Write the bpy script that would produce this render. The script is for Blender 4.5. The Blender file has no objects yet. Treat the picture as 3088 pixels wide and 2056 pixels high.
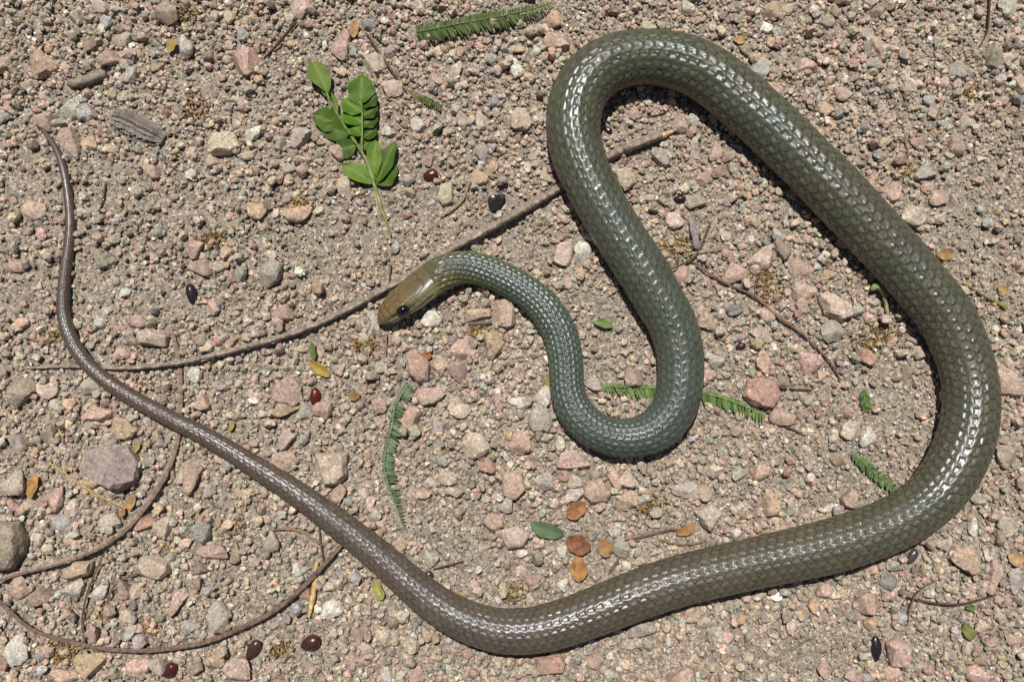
import bpy, bmesh, math
import numpy as np
from mathutils import Vector, Matrix, noise as mnoise

# ------------------------------------------------------------------ camera, light, exposure
PXM = 0.00015                       # metres per photo pixel at the look-at point
HALF = math.radians(33)
FPX = 1544 / math.tan(HALF)
DIST = FPX * PXM
TILT = math.radians(8)
SUN_DIR = Vector((-0.09, 0.37, 0.92)).normalized()   # towards the sun
sc = bpy.context.scene
cam_d = bpy.data.cameras.new("camera"); cam = bpy.data.objects.new("camera", cam_d)
sc.collection.objects.link(cam)
cam.location = (0, -DIST * math.sin(TILT), DIST * math.cos(TILT))
cam.rotation_euler = (TILT, 0, 0)
cam_d.sensor_fit = 'HORIZONTAL'; cam_d.angle = 2 * HALF
cam_d.clip_start = 0.01; cam_d.clip_end = 100
sc.camera = cam

world = bpy.data.worlds.new("World"); sc.world = world; world.use_nodes = True
wn = world.node_tree.nodes; wl = world.node_tree.links
bg = wn["Background"]; bg.inputs["Strength"].default_value = 0.042
sky = wn.new("ShaderNodeTexSky"); sky.sky_type = 'NISHITA'; sky.sun_disc = False
sky.sun_elevation = math.asin(SUN_DIR.z); sky.sun_rotation = math.atan2(SUN_DIR.x, SUN_DIR.y)
wl.new(sky.outputs[0], bg.inputs["Color"])
sun_d = bpy.data.lights.new("sun", 'SUN'); sun_d.energy = 5.0; sun_d.angle = math.radians(0.53)
sun_d.color = (1.0, 0.955, 0.89)
sun = bpy.data.objects.new("sun", sun_d); sc.collection.objects.link(sun)
sun.rotation_euler = SUN_DIR.to_track_quat('Z', 'Y').to_euler()
sun.location = (0, 0, 2)
sc.view_settings.view_transform = 'Standard'; sc.view_settings.look = 'None'
sc.view_settings.exposure = -0.16; sc.view_settings.gamma = 1.0
sc.cycles.use_denoising = False
sc.cycles.max_bounces = 6; sc.cycles.diffuse_bounces = 2

# ------------------------------------------------------------------ helpers
AVOID = []          # photo px, radius: thin things lying on top of the gravel
CY, SY = math.cos(TILT), math.sin(TILT)
CAM = np.array(cam.location)

def at(px, py, z=0.0):
    """photo pixel + height above ground -> world point"""
    px = np.asarray(px, float); py = np.asarray(py, float); z = np.asarray(z, float)
    dx = (px - 1544) / FPX; dy = -(py - 1028) / FPX
    wx = dx; wy = dy * CY + SY; wz = dy * SY - CY
    t = (z - CAM[2]) / wz
    return np.stack([CAM[0] + t * wx, CAM[1] + t * wy, z + 0 * t], -1)

def depth(p):
    p = np.asarray(p) - CAM
    return p[..., 1] * SY - p[..., 2] * CY

def mpp(p):
    return depth(p) / FPX

def to_px(p):
    p = np.asarray(p) - CAM
    dd = p[..., 1] * SY - p[..., 2] * CY
    yc = p[..., 1] * CY + p[..., 2] * SY
    return 1544 + FPX * p[..., 0] / dd, 1028 - FPX * yc / dd

def hz(x, y):
    """gentle relief of the ground"""
    x = np.asarray(x, float); y = np.asarray(y, float)
    fade = np.exp(-((np.abs(x) / 0.45) ** 6 + (np.abs(y) / 0.4) ** 6))
    return fade * 0.0006 * (np.sin(31 * x + 7 * y + 1) + np.sin(-19 * x + 37 * y + 2.1)
                            + 0.6 * np.sin(71 * x - 23 * y) + 0.6 * np.sin(53 * y + 61 * x + 4))

def lin(r, g, b):
    return tuple(((c / 255) / 12.92 if c / 255 <= 0.04045 else ((c / 255 + 0.055) / 1.055) ** 2.4) for c in (r, g, b))

def smooth(a, b, x):
    t = np.clip((x - a) / (b - a), 0, 1)
    return t * t * (3 - 2 * t)

def spline(pts, n):
    """Catmull-Rom through rows of pts, n even samples by arc length of the first two columns"""
    P = np.asarray(pts, float)
    P = np.vstack([2 * P[0] - P[1], P, 2 * P[-1] - P[-2]])
    out = []
    for i in range(1, len(P) - 2):
        t = np.linspace(0, 1, 24, endpoint=False)[:, None]
        a, b, c, d = P[i - 1], P[i], P[i + 1], P[i + 2]
        out.append(0.5 * (2 * b + (c - a) * t + (2 * a - 5 * b + 4 * c - d) * t ** 2 + (3 * b - a - 3 * c + d) * t ** 3))
    out.append(P[-2][None]); Q = np.vstack(out)
    s = np.concatenate([[0], np.cumsum(np.hypot(np.diff(Q[:, 0]), np.diff(Q[:, 1])))])
    ss = np.linspace(0, s[-1], n)
    return np.stack([np.interp(ss, s, Q[:, k]) for k in range(Q.shape[1])], 1)

def new_mesh(name, verts, faces, mat=None, smooth_shade=True, cols=None, sharp=None):
    """verts (n,3), faces (m,3|4) numpy or list of arrays of those"""
    me = bpy.data.meshes.new(name)
    verts = np.asarray(verts, np.float32)
    groups = faces if isinstance(faces, list) else [faces]
    groups = [np.asarray(g, np.int32) for g in groups if len(g)]
    loops = np.concatenate([g.ravel() for g in groups])
    tot = np.concatenate([np.full(len(g), g.shape[1], np.int32) for g in groups])
    start = np.concatenate([[0], np.cumsum(tot)[:-1]]).astype(np.int32)
    me.vertices.add(len(verts)); me.vertices.foreach_set("co", verts.ravel())
    me.loops.add(len(loops)); me.loops.foreach_set("vertex_index", loops)
    me.polygons.add(len(tot)); me.polygons.foreach_set("loop_start", start); me.polygons.foreach_set("loop_total", tot)
    me.polygons.foreach_set("use_smooth", np.full(len(tot), smooth_shade, bool))
    if cols is not None:
        ca = me.color_attributes.new("Col", 'FLOAT_COLOR', 'POINT')
        c = np.ones((len(verts), 4), np.float32); c[:, :3] = cols
        ca.data.foreach_set("color", c.ravel())
    me.update(calc_edges=True)
    if sharp: me.set_sharp_from_angle(angle=math.radians(sharp))
    if mat: me.materials.append(mat)
    return me

def link(name, me, parent=None, loc=None):
    o = bpy.data.objects.new(name, me); sc.collection.objects.link(o)
    if parent is not None: o.parent = parent
    if loc is not None: o.location = loc
    return o

def tag(o, label=None, cat=None, group=None, kind=None):
    for k, v in (("label", label), ("category", cat), ("group", group), ("kind", kind)):
        if v: o[k] = v
    return o

def empty(name, loc):
    o = link(name, None, None, loc); o.empty_display_size = 0.005
    return o

def tube_faces(nr, na, caps=True):
    i = np.arange(nr - 1)[:, None]; j = np.arange(na)[None]
    j2 = (j + 1) % na
    q = np.stack([i * na + j, i * na + j2, (i + 1) * na + j2, (i + 1) * na + j], -1).reshape(-1, 4)
    return q

# ------------------------------------------------------------------ materials
def mat_new(name):
    m = bpy.data.materials.new(name); m.use_nodes = True
    nt = m.node_tree; b = nt.nodes["Principled BSDF"]
    return m, nt, b

def node(nt, typ, **kw):
    n = nt.nodes.new(typ)
    for k, v in kw.items():
        if hasattr(n, k) and k not in n.inputs: setattr(n, k, v)
        else: n.inputs[k].default_value = v
    return n

def ramp(nt, fac, stops):
    r = nt.nodes.new("ShaderNodeValToRGB"); e = r.color_ramp.elements
    while len(e) < len(stops): e.new(0.5)
    for el, (p, c) in zip(e, stops):
        el.position = p; el.color = (*(c if isinstance(c, tuple) else (c, c, c)), 1)
    nt.links.new(fac, r.inputs[0]); return r.outputs[0]

def mul(nt, a, b, fac=1.0, mode='MULTIPLY'):
    m = nt.nodes.new("ShaderNodeMix"); m.data_type = 'RGBA'; m.blend_type = mode
    m.inputs["Factor"].default_value = fac if not hasattr(fac, "links") else 0
    if hasattr(fac, "links"): nt.links.new(fac, m.inputs["Factor"])
    for s, v in ((m.inputs[6], a), (m.inputs[7], b)):
        if hasattr(v, "links"): nt.links.new(v, s)
        else: s.default_value = (*v, 1)
    return m.outputs[2]

def world_pos(nt, offset=True):
    g = nt.nodes.new("ShaderNodeNewGeometry")
    return g.outputs["Position"]

def stone_material(name, per_object):
    m, nt, b = mat_new(name); L = nt.links
    pos = world_pos(nt)
    if per_object:
        oi = nt.nodes.new("ShaderNodeObjectInfo"); base = oi.outputs["Color"]
        add = nt.nodes.new("ShaderNodeVectorMath"); add.operation = 'ADD'
        sc_ = nt.nodes.new("ShaderNodeVectorMath"); sc_.operation = 'SCALE'
        sc_.inputs[0].default_value = (3.1, 5.7, 2.3); L.new(oi.outputs["Random"], sc_.inputs["Scale"])
        L.new(pos, add.inputs[0]); L.new(sc_.outputs[0], add.inputs[1]); pos = add.outputs[0]
    else:
        at_ = node(nt, "ShaderNodeAttribute", attribute_name="Col"); base = at_.outputs["Color"]
    # broad mottling, fine mottling, crystals, dark specks
    n1 = node(nt, "ShaderNodeTexNoise", Scale=190.0, Detail=3.0, Roughness=0.6); L.new(pos, n1.inputs["Vector"])
    n2 = node(nt, "ShaderNodeTexNoise", Scale=900.0, Detail=4.0, Roughness=0.7); L.new(pos, n2.inputs["Vector"])
    v1 = node(nt, "ShaderNodeTexVoronoi", Scale=1150.0); L.new(pos, v1.inputs["Vector"])
    sep = nt.nodes.new("ShaderNodeSeparateColor"); L.new(v1.outputs["Color"], sep.inputs[0])
    c = mul(nt, base, ramp(nt, n1.outputs["Fac"], [(0.3, (0.74, 0.72, 0.70)), (0.5, (1, 1, 1)), (0.7, (1.22, 1.17, 1.12))]))
    c = mul(nt, c, ramp(nt, n2.outputs["Fac"], [(0.28, 0.62), (0.5, 1.0), (0.75, 1.3)]))
    c = mul(nt, c, ramp(nt, sep.outputs[0], [(0.0, (0.55, 0.55, 0.56)), (0.16, (0.9, 0.9, 0.92)), (0.3, (1, 1, 1)), (0.7, (1.0, 0.97, 0.95)), (0.86, (1.2, 1.2, 1.18)), (1.0, (1.5, 1.48, 1.42))]))
    # tan dust clinging in patches
    n3 = node(nt, "ShaderNodeTexNoise", Scale=420.0, Detail=3.0); L.new(pos, n3.inputs["Vector"])
    dust = ramp(nt, n3.outputs["Fac"], [(0.46, 0.0), (0.68, 0.48)])
    c = mul(nt, c, (0.42, 0.36, 0.285), dust, 'MIX')
    L.new(c, b.inputs["Base Color"])
    b.inputs["Roughness"].default_value = 0.82; b.inputs["Specular IOR Level"].default_value = 0.3
    bp = node(nt, "ShaderNodeBump", Strength=0.75, Distance=0.00035); L.new(n2.outputs["Fac"], bp.inputs["Height"])
    L.new(bp.outputs[0], b.inputs["Normal"])
    return m

M_STONE = stone_material("stone", True)
M_GRIT = stone_material("grit", False)

def ground_material():
    m, nt, b = mat_new("sandy_soil"); L = nt.links; pos = world_pos(nt)
    n0 = node(nt, "ShaderNodeTexNoise", Scale=22.0, Detail=4.0, Roughness=0.6); L.new(pos, n0.inputs["Vector"])
    n1 = node(nt, "ShaderNodeTexNoise", Scale=260.0, Detail=5.0, Roughness=0.7); L.new(pos, n1.inputs["Vector"])
    n2 = node(nt, "ShaderNodeTexNoise", Scale=1500.0, Detail=3.0, Roughness=0.7); L.new(pos, n2.inputs["Vector"])
    v1 = node(nt, "ShaderNodeTexVoronoi", Scale=1150.0); L.new(pos, v1.inputs["Vector"])
    sep = nt.nodes.new("ShaderNodeSeparateColor"); L.new(v1.outputs["Color"], sep.inputs[0])
    c = ramp(nt, n0.outputs["Fac"], [(0.35, (0.33, 0.295, 0.24)), (0.5, (0.35, 0.30, 0.242)), (0.65, (0.365, 0.305, 0.248))])
    c = mul(nt, c, ramp(nt, n1.outputs["Fac"], [(0.3, 0.66), (0.5, 1.0), (0.7, 1.25)]))
    c = mul(nt, c, ramp(nt, sep.outputs[0], [(0.0, (0.34, 0.33, 0.33)), (0.25, (0.82, 0.82, 0.80)), (0.65, (1, 1, 1)), (0.8, (1.25, 1.18, 1.12)), (1.0, (1.9, 1.86, 1.78))]))
    L.new(c, b.inputs["Base Color"])
    b.inputs["Roughness"].default_value = 0.9; b.inputs["Specular IOR Level"].default_value = 0.2
    a = nt.nodes.new("ShaderNodeMath"); a.operation = 'ADD'
    L.new(n1.outputs["Fac"], a.inputs[0]); L.new(n2.outputs["Fac"], a.inputs[1])
    bp = node(nt, "ShaderNodeBump", Strength=0.9, Distance=0.0008); L.new(a.outputs[0], bp.inputs["Height"])
    L.new(bp.outputs[0], b.inputs["Normal"])
    return m
M_GROUND = ground_material()

def snake_material():
    m, nt, b = mat_new("snake_skin"); L = nt.links
    at_ = node(nt, "ShaderNodeAttribute", attribute_name="Col")
    pos = world_pos(nt)
    n1 = node(nt, "ShaderNodeTexNoise", Scale=420.0, Detail=3.0); L.new(pos, n1.inputs["Vector"])
    c = mul(nt, at_.outputs["Color"], ramp(nt, n1.outputs["Fac"], [(0.3, 0.86), (0.7, 1.14)]))
    L.new(c, b.inputs["Base Color"])
    n2 = node(nt, "ShaderNodeTexNoise", Scale=160.0, Detail=2.0); L.new(pos, n2.inputs["Vector"])
    L.new(ramp(nt, n2.outputs["Fac"], [(0.3, 0.33), (0.7, 0.46)]), b.inputs["Roughness"])
    b.inputs["Coat Weight"].default_value = 0.26; b.inputs["Coat Roughness"].default_value = 0.26; b.inputs["Coat IOR"].default_value = 1.5
    b.inputs["Specular IOR Level"].default_value = 0.5
    n3 = node(nt, "ShaderNodeTexNoise", Scale=70.0, Detail=2.0); L.new(pos, n3.inputs["Vector"])
    tint = ramp(nt, n3.outputs["Fac"], [(0.35, (0.80, 0.80, 1.0)), (0.5, (0.95, 0.95, 1.0)), (0.64, (0.66, 0.84, 1.0))])
    L.new(tint, b.inputs["Specular Tint"])
    return m
M_SNAKE = snake_material()

def plain_material(name, col, rough=0.6, spec=0.4, var=0.25, scale=500.0, trans=0.0, bump=0.0, attr=False, stretch=None):
    m, nt, b = mat_new(name); L = nt.links; pos = world_pos(nt)
    n1 = node(nt, "ShaderNodeTexNoise", Scale=scale, Detail=4.0, Roughness=0.65); L.new(pos, n1.inputs["Vector"])
    if attr: base = node(nt, "ShaderNodeAttribute", attribute_name="Col").outputs["Color"]
    else: base = col
    c = mul(nt, base, ramp(nt, n1.outputs["Fac"], [(0.3, 1 - var), (0.7, 1 + var)]))
    L.new(c, b.inputs["Base Color"])
    b.inputs["Roughness"].default_value = rough; b.inputs["Specular IOR Level"].default_value = spec
    if bump:
        bp = node(nt, "ShaderNodeBump", Strength=0.7, Distance=bump); L.new(n1.outputs["Fac"], bp.inputs["Height"]); L.new(bp.outputs[0], b.inputs["Normal"])
    if trans:
        tr = nt.nodes.new("ShaderNodeBsdfTranslucent"); L.new(c, tr.inputs["Color"])
        mx = nt.nodes.new("ShaderNodeMixShader"); mx.inputs[0].default_value = trans
        L.new(b.outputs[0], mx.inputs[1]); L.new(tr.outputs[0], mx.inputs[2])
        L.new(mx.outputs[0], nt.nodes["Material Output"].inputs["Surface"])
    return m
M_LEAF = plain_material("green_leaf", None, 0.55, 0.22, 0.16, 260, trans=0.22, attr=True)
M_DRY = plain_material("dry_leaf", None, 0.7, 0.2, 0.45, 380, trans=0.12, attr=True)
M_BARK = plain_material("bark", None, 0.8, 0.25, 0.35, 700, bump=0.0004, attr=True)
M_SEED = plain_material("seed_coat", None, 0.28, 0.5, 0.25, 300, attr=True)
M_EYE = plain_material("eye_dark", (0.006, 0.0055, 0.006), 0.08, 0.6, 0.1, 300)
M_IRIS = plain_material("iris", (0.014, 0.011, 0.007), 0.12, 0.6, 0.3, 900)
M_MICA = plain_material("mica", (0.8, 0.8, 0.8), 0.22, 1.0, 0.05, 300)
M_LITTER = plain_material("plant_litter", None, 0.8, 0.2, 0.3, 900, attr=True)

# ------------------------------------------------------------------ ground
def build_ground():
    def axis(a, b, n, far):
        step = (b - a) / n; xs = list(np.linspace(a, b, n + 1)); d = step
        lo, hi = [], []
        p = 0.0
        while p < far: d *= 1.35; p += d; lo.append(a - p); hi.append(b + p)
        return np.array(lo[::-1] + xs + hi)
    X = axis(-0.29, 0.29, 400, 12); Y = axis(-0.19, 0.21, 280, 12)
    gx, gy = np.meshgrid(X, Y)
    gz = hz(gx, gy)
    r = np.random.default_rng(3)
    inside = ((np.abs(gx) < 0.31) & (gy > -0.2) & (gy < 0.24))
    gz = gz + inside * (r.normal(0, 0.00030, gz.shape)
                        + 0.00030 * np.sin(gx * 610 + 3 * np.sin(gy * 233)) * np.sin(gy * 540 + 2 * np.sin(gx * 310)))
    nx, ny = len(X), len(Y)
    i = np.arange(ny - 1)[:, None] * nx + np.arange(nx - 1)[None]
    f = np.stack([i, i + 1, i + nx + 1, i + nx], -1).reshape(-1, 4)
    o = link("ground", new_mesh("ground", np.stack([gx, gy, gz], -1).reshape(-1, 3), f, M_GROUND))
    tag(o, kind="structure")
build_ground()

# ------------------------------------------------------------------ snake
# photo x, y, apparent width, lift above ground (mm) from snout to tail tip
SNK = [(1144,968,100,2.4),(1175,943,100,2.4),(1209,916,108,2.4),(1248,885,112,2.2),(1287,853,108,1.8),(1332,824,102,1.2),(1373,809,97,.8),(1402,806,94,.6),(1447,811,92,.5),(1500,830,92,.4),
 (1550,856,92,.4),(1600,889,94,.4),(1645,932,98,.4),(1688,1004,100,.4),(1706,1090,100,.4),(1710,1173,100,.4),(1730,1234,104,.4),(1774,1283,107,.4),(1834,1314,109,.5),
 (1900,1320,113,.5),(1966,1302,124,.5),(2018,1256,129,.5),(2045,1198,132,.6),(2053,1124,134,.6),(2049,1054,137,.6),(2027,975,141,.8),(1985,900,146,1.0),(1937,816,149,1.4),
 (1886,738,148,2.0),(1845,672,146,2.6),(1802,600,147,3.2),(1770,535,150,3.4),(1745,474,154,3.4),(1729,405,159,3.0),(1730,345,161,2.6),(1747,284,163,2.0),(1784,230,165,1.6),(1842,192,163,1.2),(1908,175,159,1.0),
 (1979,174,159,.8),(2064,192,164,.8),(2142,230,166,.8),(2216,288,166,.8),(2301,362,166,.7),(2365,424,166,.7),(2437,495,165,.7),(2530,590,168,.7),(2640,708,165,.7),
 (2738,815,162,.7),(2838,936,160,.7),(2890,1034,156,.7),(2921,1135,153,.7),(2928,1225,155,.7),(2913,1320,158,.7),(2872,1416,158,.7),(2809,1500,153,.7),(2724,1563,152,.7),(2600,1616,154,.7),
 (2484,1651,153,.7),(2300,1692,146,.7),(2240,1705,145,.7),(2060,1747,144,.7),(1935,1788,142,.7),(1825,1831,139,.7),(1712,1873,136,.7),(1615,1898,132,.7),(1510,1901,126,.7),(1410,1873,118,.7),
 (1320,1824,109,.7),(1235,1757,100,.7),(1150,1682,92,.7),(1055,1605,84,.7),(965,1537,76,.8),(870,1470,69,.9),(800,1425,63,1.0),(720,1375,57,1.2),(625,1318,52,1.6),(530,1270,48,1.8),(440,1222,46,1.4),
 (352,1170,44,1.5),(290,1124,42,2.0),(245,1075,41,2.0),(209,1012,39,1.2),(192,950,36,.8),(190,903,35,.8),(196,827,33,.8),(207,747,30,.8),(212,670,26,.8),(204,580,24,.8),
 (192,513,22,.8),(172,455,19,.8),(147,415,15,.8),(125,388,11,.8),(107,362,7,.8),(98,346,4,.8)]

def gsm(a, sig):
    k = np.exp(-0.5 * (np.arange(-4 * sig, 4 * sig + 1) / sig) ** 2); k /= k.sum(); n = 4 * sig
    pad = np.concatenate([2 * a[0] - a[n:0:-1], a, 2 * a[-1] - a[-2:-n - 2:-1]])
    return np.convolve(pad, k, 'valid')

def build_snake():
    Q = spline(SNK, 7600)
    x, y = gsm(Q[:, 0], 14), gsm(Q[:, 1], 14); w = gsm(Q[:, 2], 26); lift = gsm(Q[:, 3], 40) * 1e-3
    s = np.concatenate([[0], np.cumsum(np.hypot(np.diff(x), np.diff(y)))])     # in photo px
    S = s[-1]
    w = np.clip(w, 2.2, None)
    # profile of head and body: half width, top, bottom (px)
    hs = [0, 1.5, 4, 9, 18, 32, 50, 78, 110, 145, 175, 205, 240]
    ha = [0.5, 9, 16, 23, 31, 38, 44, 50, 54.5, 57.5, 57, 53, 48]
    ht = [0.5, 7, 12, 17, 22.5, 27.5, 31, 35, 36.5, 37, 38, 40, 43]
    hb = [0.5, 5, 8, 11, 14, 17, 20, 23, 26, 29, 32, 35, 38]
    bend = smooth(200, 245, s)
    A = (1 - bend) * np.interp(s, hs, ha) + bend * w / 2
    BT = (1 - bend) * np.interp(s, hs, ht) + bend * w / 2 * 0.95
    BB = (1 - bend) * np.interp(s, hs, hb) + bend * w / 2 * 0.78
    # rows of scales: angular width, length
    tail = smooth(S - 2450, S - 1300, s)
    aw = 0.312 + 0.11 * tail
    Lpx = np.clip((1.28 + 0.42 * tail) * aw * A, 9.0, None)
    Lpx = np.where(s < 240, np.interp(240, s, Lpx), Lpx)
    u = np.concatenate([[0], np.cumsum(np.diff(s) / (0.5 * (Lpx[1:] + Lpx[:-1])))])
    u -= np.interp(225, s, u)
    # ring positions
    head_s = np.concatenate([[0.0, .7, 1.5, 2.6, 4, 5.8], np.arange(8, 225, 2.4)])
    ur = np.arange(0.0, u[-1], 1 / 8.0)
    rs = np.concatenate([head_s, np.interp(ur[1:], u, s), [S]])
    I = lambda arr: np.interp(rs, s, arr)
    X, Y, a, bt, bb, lf, uu, AW, Lr, tl = map(I, (x, y, A, BT, BB, lift, u, aw, Lpx, tail))
    m0 = mpp(at(X, Y, 0.01))
    C = at(X, Y, 0.01); C[:, 2] = 0
    zc = lf + bb * m0 + hz(C[:, 0], C[:, 1]) * 0.6
    C = at(X, Y, zc); m = mpp(C)
    T = np.gradient(C, axis=0); T /= np.linalg.norm(T, axis=1)[:, None]
    up = np.array([0, 0, 1.0])
    side = np.cross(T, up); side /= np.linalg.norm(side, axis=1)[:, None]
    U = np.cross(side, T)
    # roll the head a little
    roll = math.radians(34) * (1 - smooth(130, 400, rs))
    side, U = (side * np.cos(roll)[:, None] + U * np.sin(roll)[:, None]), (U * np.cos(roll)[:, None] - side * np.sin(roll)[:, None])
    # angles round the body (dense on the back, coarse on the belly)
    th = np.concatenate([np.linspace(-2.3, 2.3, 128), np.linspace(2.3, 2 * math.pi - 2.3, 18)[1:-1]])
    NA, NR = len(th), len(rs)
    thw = np.where(th > math.pi, th - 2 * math.pi, th)
    TH = np.broadcast_to(thw, (NR, NA)); RS = np.broadcast_to(rs[:, None], (NR, NA))
    nexp = (1.97 + 0.58 * (1 - smooth(170, 260, rs)))[:, None]
    sn, cs = np.sin(TH), np.cos(TH)
    px = np.sign(sn) * np.abs(sn) ** (2 / nexp)
    pyt = np.abs(cs) ** (2 / nexp)
    flat = np.minimum(pyt, 1 - 0.0 * pyt)
    py = np.where(cs >= 0, pyt * bt[:, None], -(flat ** 0.85) * bb[:, None])
    lx = px * a[:, None]
    # ---- scales
    V = TH / AW[:, None]; UU = np.broadcast_to(uu[:, None], (NR, NA))
    best = np.full((NR, NA), -9.0); bdv = np.zeros((NR, NA)); ba = np.zeros((NR, NA)); bb_ = np.zeros((NR, NA))
    b0 = np.round(V)
    for db in (-1, 0, 1):
        b = b0 + db; par = 0.5 * np.mod(b, 2); dv = V - b
        a0 = np.floor(UU - par) + par
        edge = 0.60 - 0.98 * np.abs(dv) ** 1.75
        for da in (-1, 0, 1):
            t = (UU - a0 - da) - edge
            ok = (t <= 0) & (np.abs(dv) < 1.0) & (t > best)
            best = np.where(ok, t, best); bdv = np.where(ok, dv, bdv); ba = np.where(ok, a0 + da, ba); bb_ = np.where(ok, b, bb_)
    best = np.clip(best, -1.3, 0)
    hsh = np.mod(np.sin(ba * 12.9898 + bb_ * 78.233) * 43758.5453, 1.0)
    hs2 = np.mod(np.sin(ba * 39.35 + bb_ * 11.135) * 24634.6345, 1.0)
    dors = 1 - smooth(2.05, 2.2, np.abs(TH))
    bw = smooth(185, 232, RS)
    DM = (1.1 + 1.7 * (1 - smooth(600, 1500, RS)) + 0.35 * np.exp(-((RS - 4700) / 700) ** 2)) * (1 - .45 * tl[:, None])     # beaded neck, smoother tail
    Hs = Lr[:, None] * (0.058 * (1 + 0.85 * best) * (0.8 + 0.4 * hs2) + DM * 0.044 * (1 - 1.7 * bdv ** 2) + 0.05 * (hsh - .5) * bdv + 0.045 * (hs2 - .5) * (best + .4) - DM * 0.055 * (np.clip(-best, 0, 1) - 0.42) ** 2)
    fr = np.mod(UU, 1.0)
    Hv = Lr[:, None] * 0.05 * fr
    small = np.clip((a[:, None] - 4) / 14, 0, 1)
    disp = bw * small * (dors * Hs + (1 - dors) * Hv)
    edge_dark = np.exp(-(best / 0.11) ** 2) * dors * bw * small
    # ---- head plates: grooves drawn in (s, lateral) on the crown
    hx = lx
    groove = np.zeros((NR, NA))
    nh = int((rs < 240).sum())
    lines = [[(13,-20),(11,0),(13,20)], [(12,0),(44,0)], [(26,-26),(25,0),(26,26)], [(45,-36),(43,0),(45,36)],
             [(44,14),(82,13),(99,0)], [(44,-14),(82,-13),(99,0)], [(82,13),(94,40)], [(82,-13),(94,-40)], [(99,0),(168,0)],
             [(168,0),(176,16),(168,34),(135,43),(94,40)], [(168,0),(176,-16),(168,-34),(135,-43),(94,-40)]]
    top = (np.abs(TH[:nh]) < 1.2)
    for ln in lines:
        for (s0, x0), (s1, x1) in zip(ln[:-1], ln[1:]):
            dx, dy = s1 - s0, x1 - x0; L2 = dx * dx + dy * dy
            tt = np.clip(((RS[:nh] - s0) * dx + (hx[:nh] - x0) * dy) / L2, 0, 1)
            d = np.hypot(RS[:nh] - s0 - tt * dx, hx[:nh] - x0 - tt * dy)
            groove[:nh] = np.maximum(groove[:nh], np.exp(-(d / 1.7) ** 2) * top)
    aTH = np.abs(TH[:nh])
    # mouth line, labial sutures, lower edge of the plates
    mth = 1.56 + 0.10 * np.sin(RS[:nh] / 60)
    mouth = np.exp(-((aTH - mth) / 0.055) ** 2) * smooth(2, 6, RS[:nh]) * (1 - smooth(168, 182, RS[:nh]))
    groove[:nh] = np.maximum(groove[:nh], mouth)
    lab = np.exp(-((aTH - 1.28) / 0.03) ** 2) * smooth(14, 20, RS[:nh]) * (1 - smooth(160, 175, RS[:nh])) * 0.6
    for k, sp in enumerate((22, 40, 58, 74, 92, 112, 134, 156)):
        lab = np.maximum(lab, 0.7 * np.exp(-((RS[:nh] - sp) / 1.5) ** 2) * (aTH > 1.28) * (aTH < mth))
    for sp in (30, 52, 104, 128, 152):
        lab = np.maximum(lab, 0.6 * np.exp(-((RS[:nh] - sp - 6 * (aTH - 1.2)) / 1.5) ** 2) * (aTH > 0.85) * (aTH < 1.28))
    groove[:nh] = np.maximum(groove[:nh], lab)
    nost = np.exp(-(((RS[:nh] - 15) / 3) ** 2 + ((aTH - 1.2) / 0.09) ** 2))
    hd = np.zeros((NR, NA))
    hd[:nh] = -0.8 * groove[:nh] - 2.2 * nost - 2.0 * mouth
    # brow over the eye, hollow in front of it
    ES, ET = 80.0, 1.04
    hd[:nh] += 3.2 * np.exp(-((RS[:nh] - ES) / 17) ** 2 - ((aTH - 0.72) / 0.14) ** 2)
    hd[:nh] -= 4.0 * np.exp(-((RS[:nh] - ES) / 12) ** 2 - ((aTH - ET - 0.1) / 0.22) ** 2)
    hd[:nh] -= 2.5 * np.exp(-((RS[:nh] - 48) / 16) ** 2 - ((aTH - 1.2) / 0.2) ** 2)
    hd[:nh] += 1.2 * np.exp(-((RS[:nh] - 145) / 26) ** 2 - ((aTH - 1.2) / 0.4) ** 2)
    hw = (1 - smooth(188, 232, RS))
    disp = disp + hd * hw
    # ---- assemble
    nx_ = px / np.maximum(a[:, None], 1e-3) * 1.0; ny_ = py / np.maximum(np.where(cs >= 0, bt[:, None], bb[:, None]), 1e-3) ** 2
    nx_ = lx / np.maximum(a[:, None], 1e-3) ** 2
    nl = np.sqrt(nx_ ** 2 + ny_ ** 2) + 1e-9; nx_, ny_ = nx_ / nl, ny_ / nl
    fx = (lx + disp * nx_) * m[:, None]; fy = (py + disp * ny_) * m[:, None]
    P = C[:, None] + side[:, None] * fx[..., None] + U[:, None] * fy[..., None]
    # ---- pigment, plus ground reflection painted into the lower flanks
    def along(tab):
        xs = [t_[0] for t_ in tab]; return np.stack([np.interp(rs, xs, [t_[1][k] for t_ in tab]) for k in range(3)], 1)
    back = along([(0, (.150, .096, .030)), (120, (.130, .092, .034)), (215, (.100, .086, .042)), (330, (.072, .088, .064)), (900, (.066, .086, .066)),
                  (1500, (.068, .080, .056)), (2200, (.068, .074, .044)), (3500, (.068, .071, .043)), (4600, (.076, .075, .046)), (5200, (.084, .075, .050)), (6000, (.090, .074, .056)), (7500, (.084, .062, .047))])
    flank = along([(0, (.135, .105, .04)), (120, (.15, .13, .055)), (230, (.165, .165, .055)), (330, (.15, .165, .055)), (470, (.090, .118, .066)), (900, (.072, .096, .072)),
                   (1500, (.076, .088, .064)), (2200, (.078, .084, .054)), (3500, (.080, .083, .052)), (4600, (.082, .080, .050)), (5200, (.086, .076, .050)), (6000, (.092, .076, .055)), (7500, (.086, .064, .048))])
    belly = np.array([.36, .33, .22])
    aA = np.abs(TH)[..., None]
    col = back[:, None] * (1 - smooth(0.5, 1.3, aA)) + flank[:, None] * smooth(0.5, 1.3, aA)
    low = smooth(1.25, 1.75, aA) * smooth(900, 1800, RS)[..., None]  # lower flanks turn brown: reflection of the ground painted into the skin colour
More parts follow.
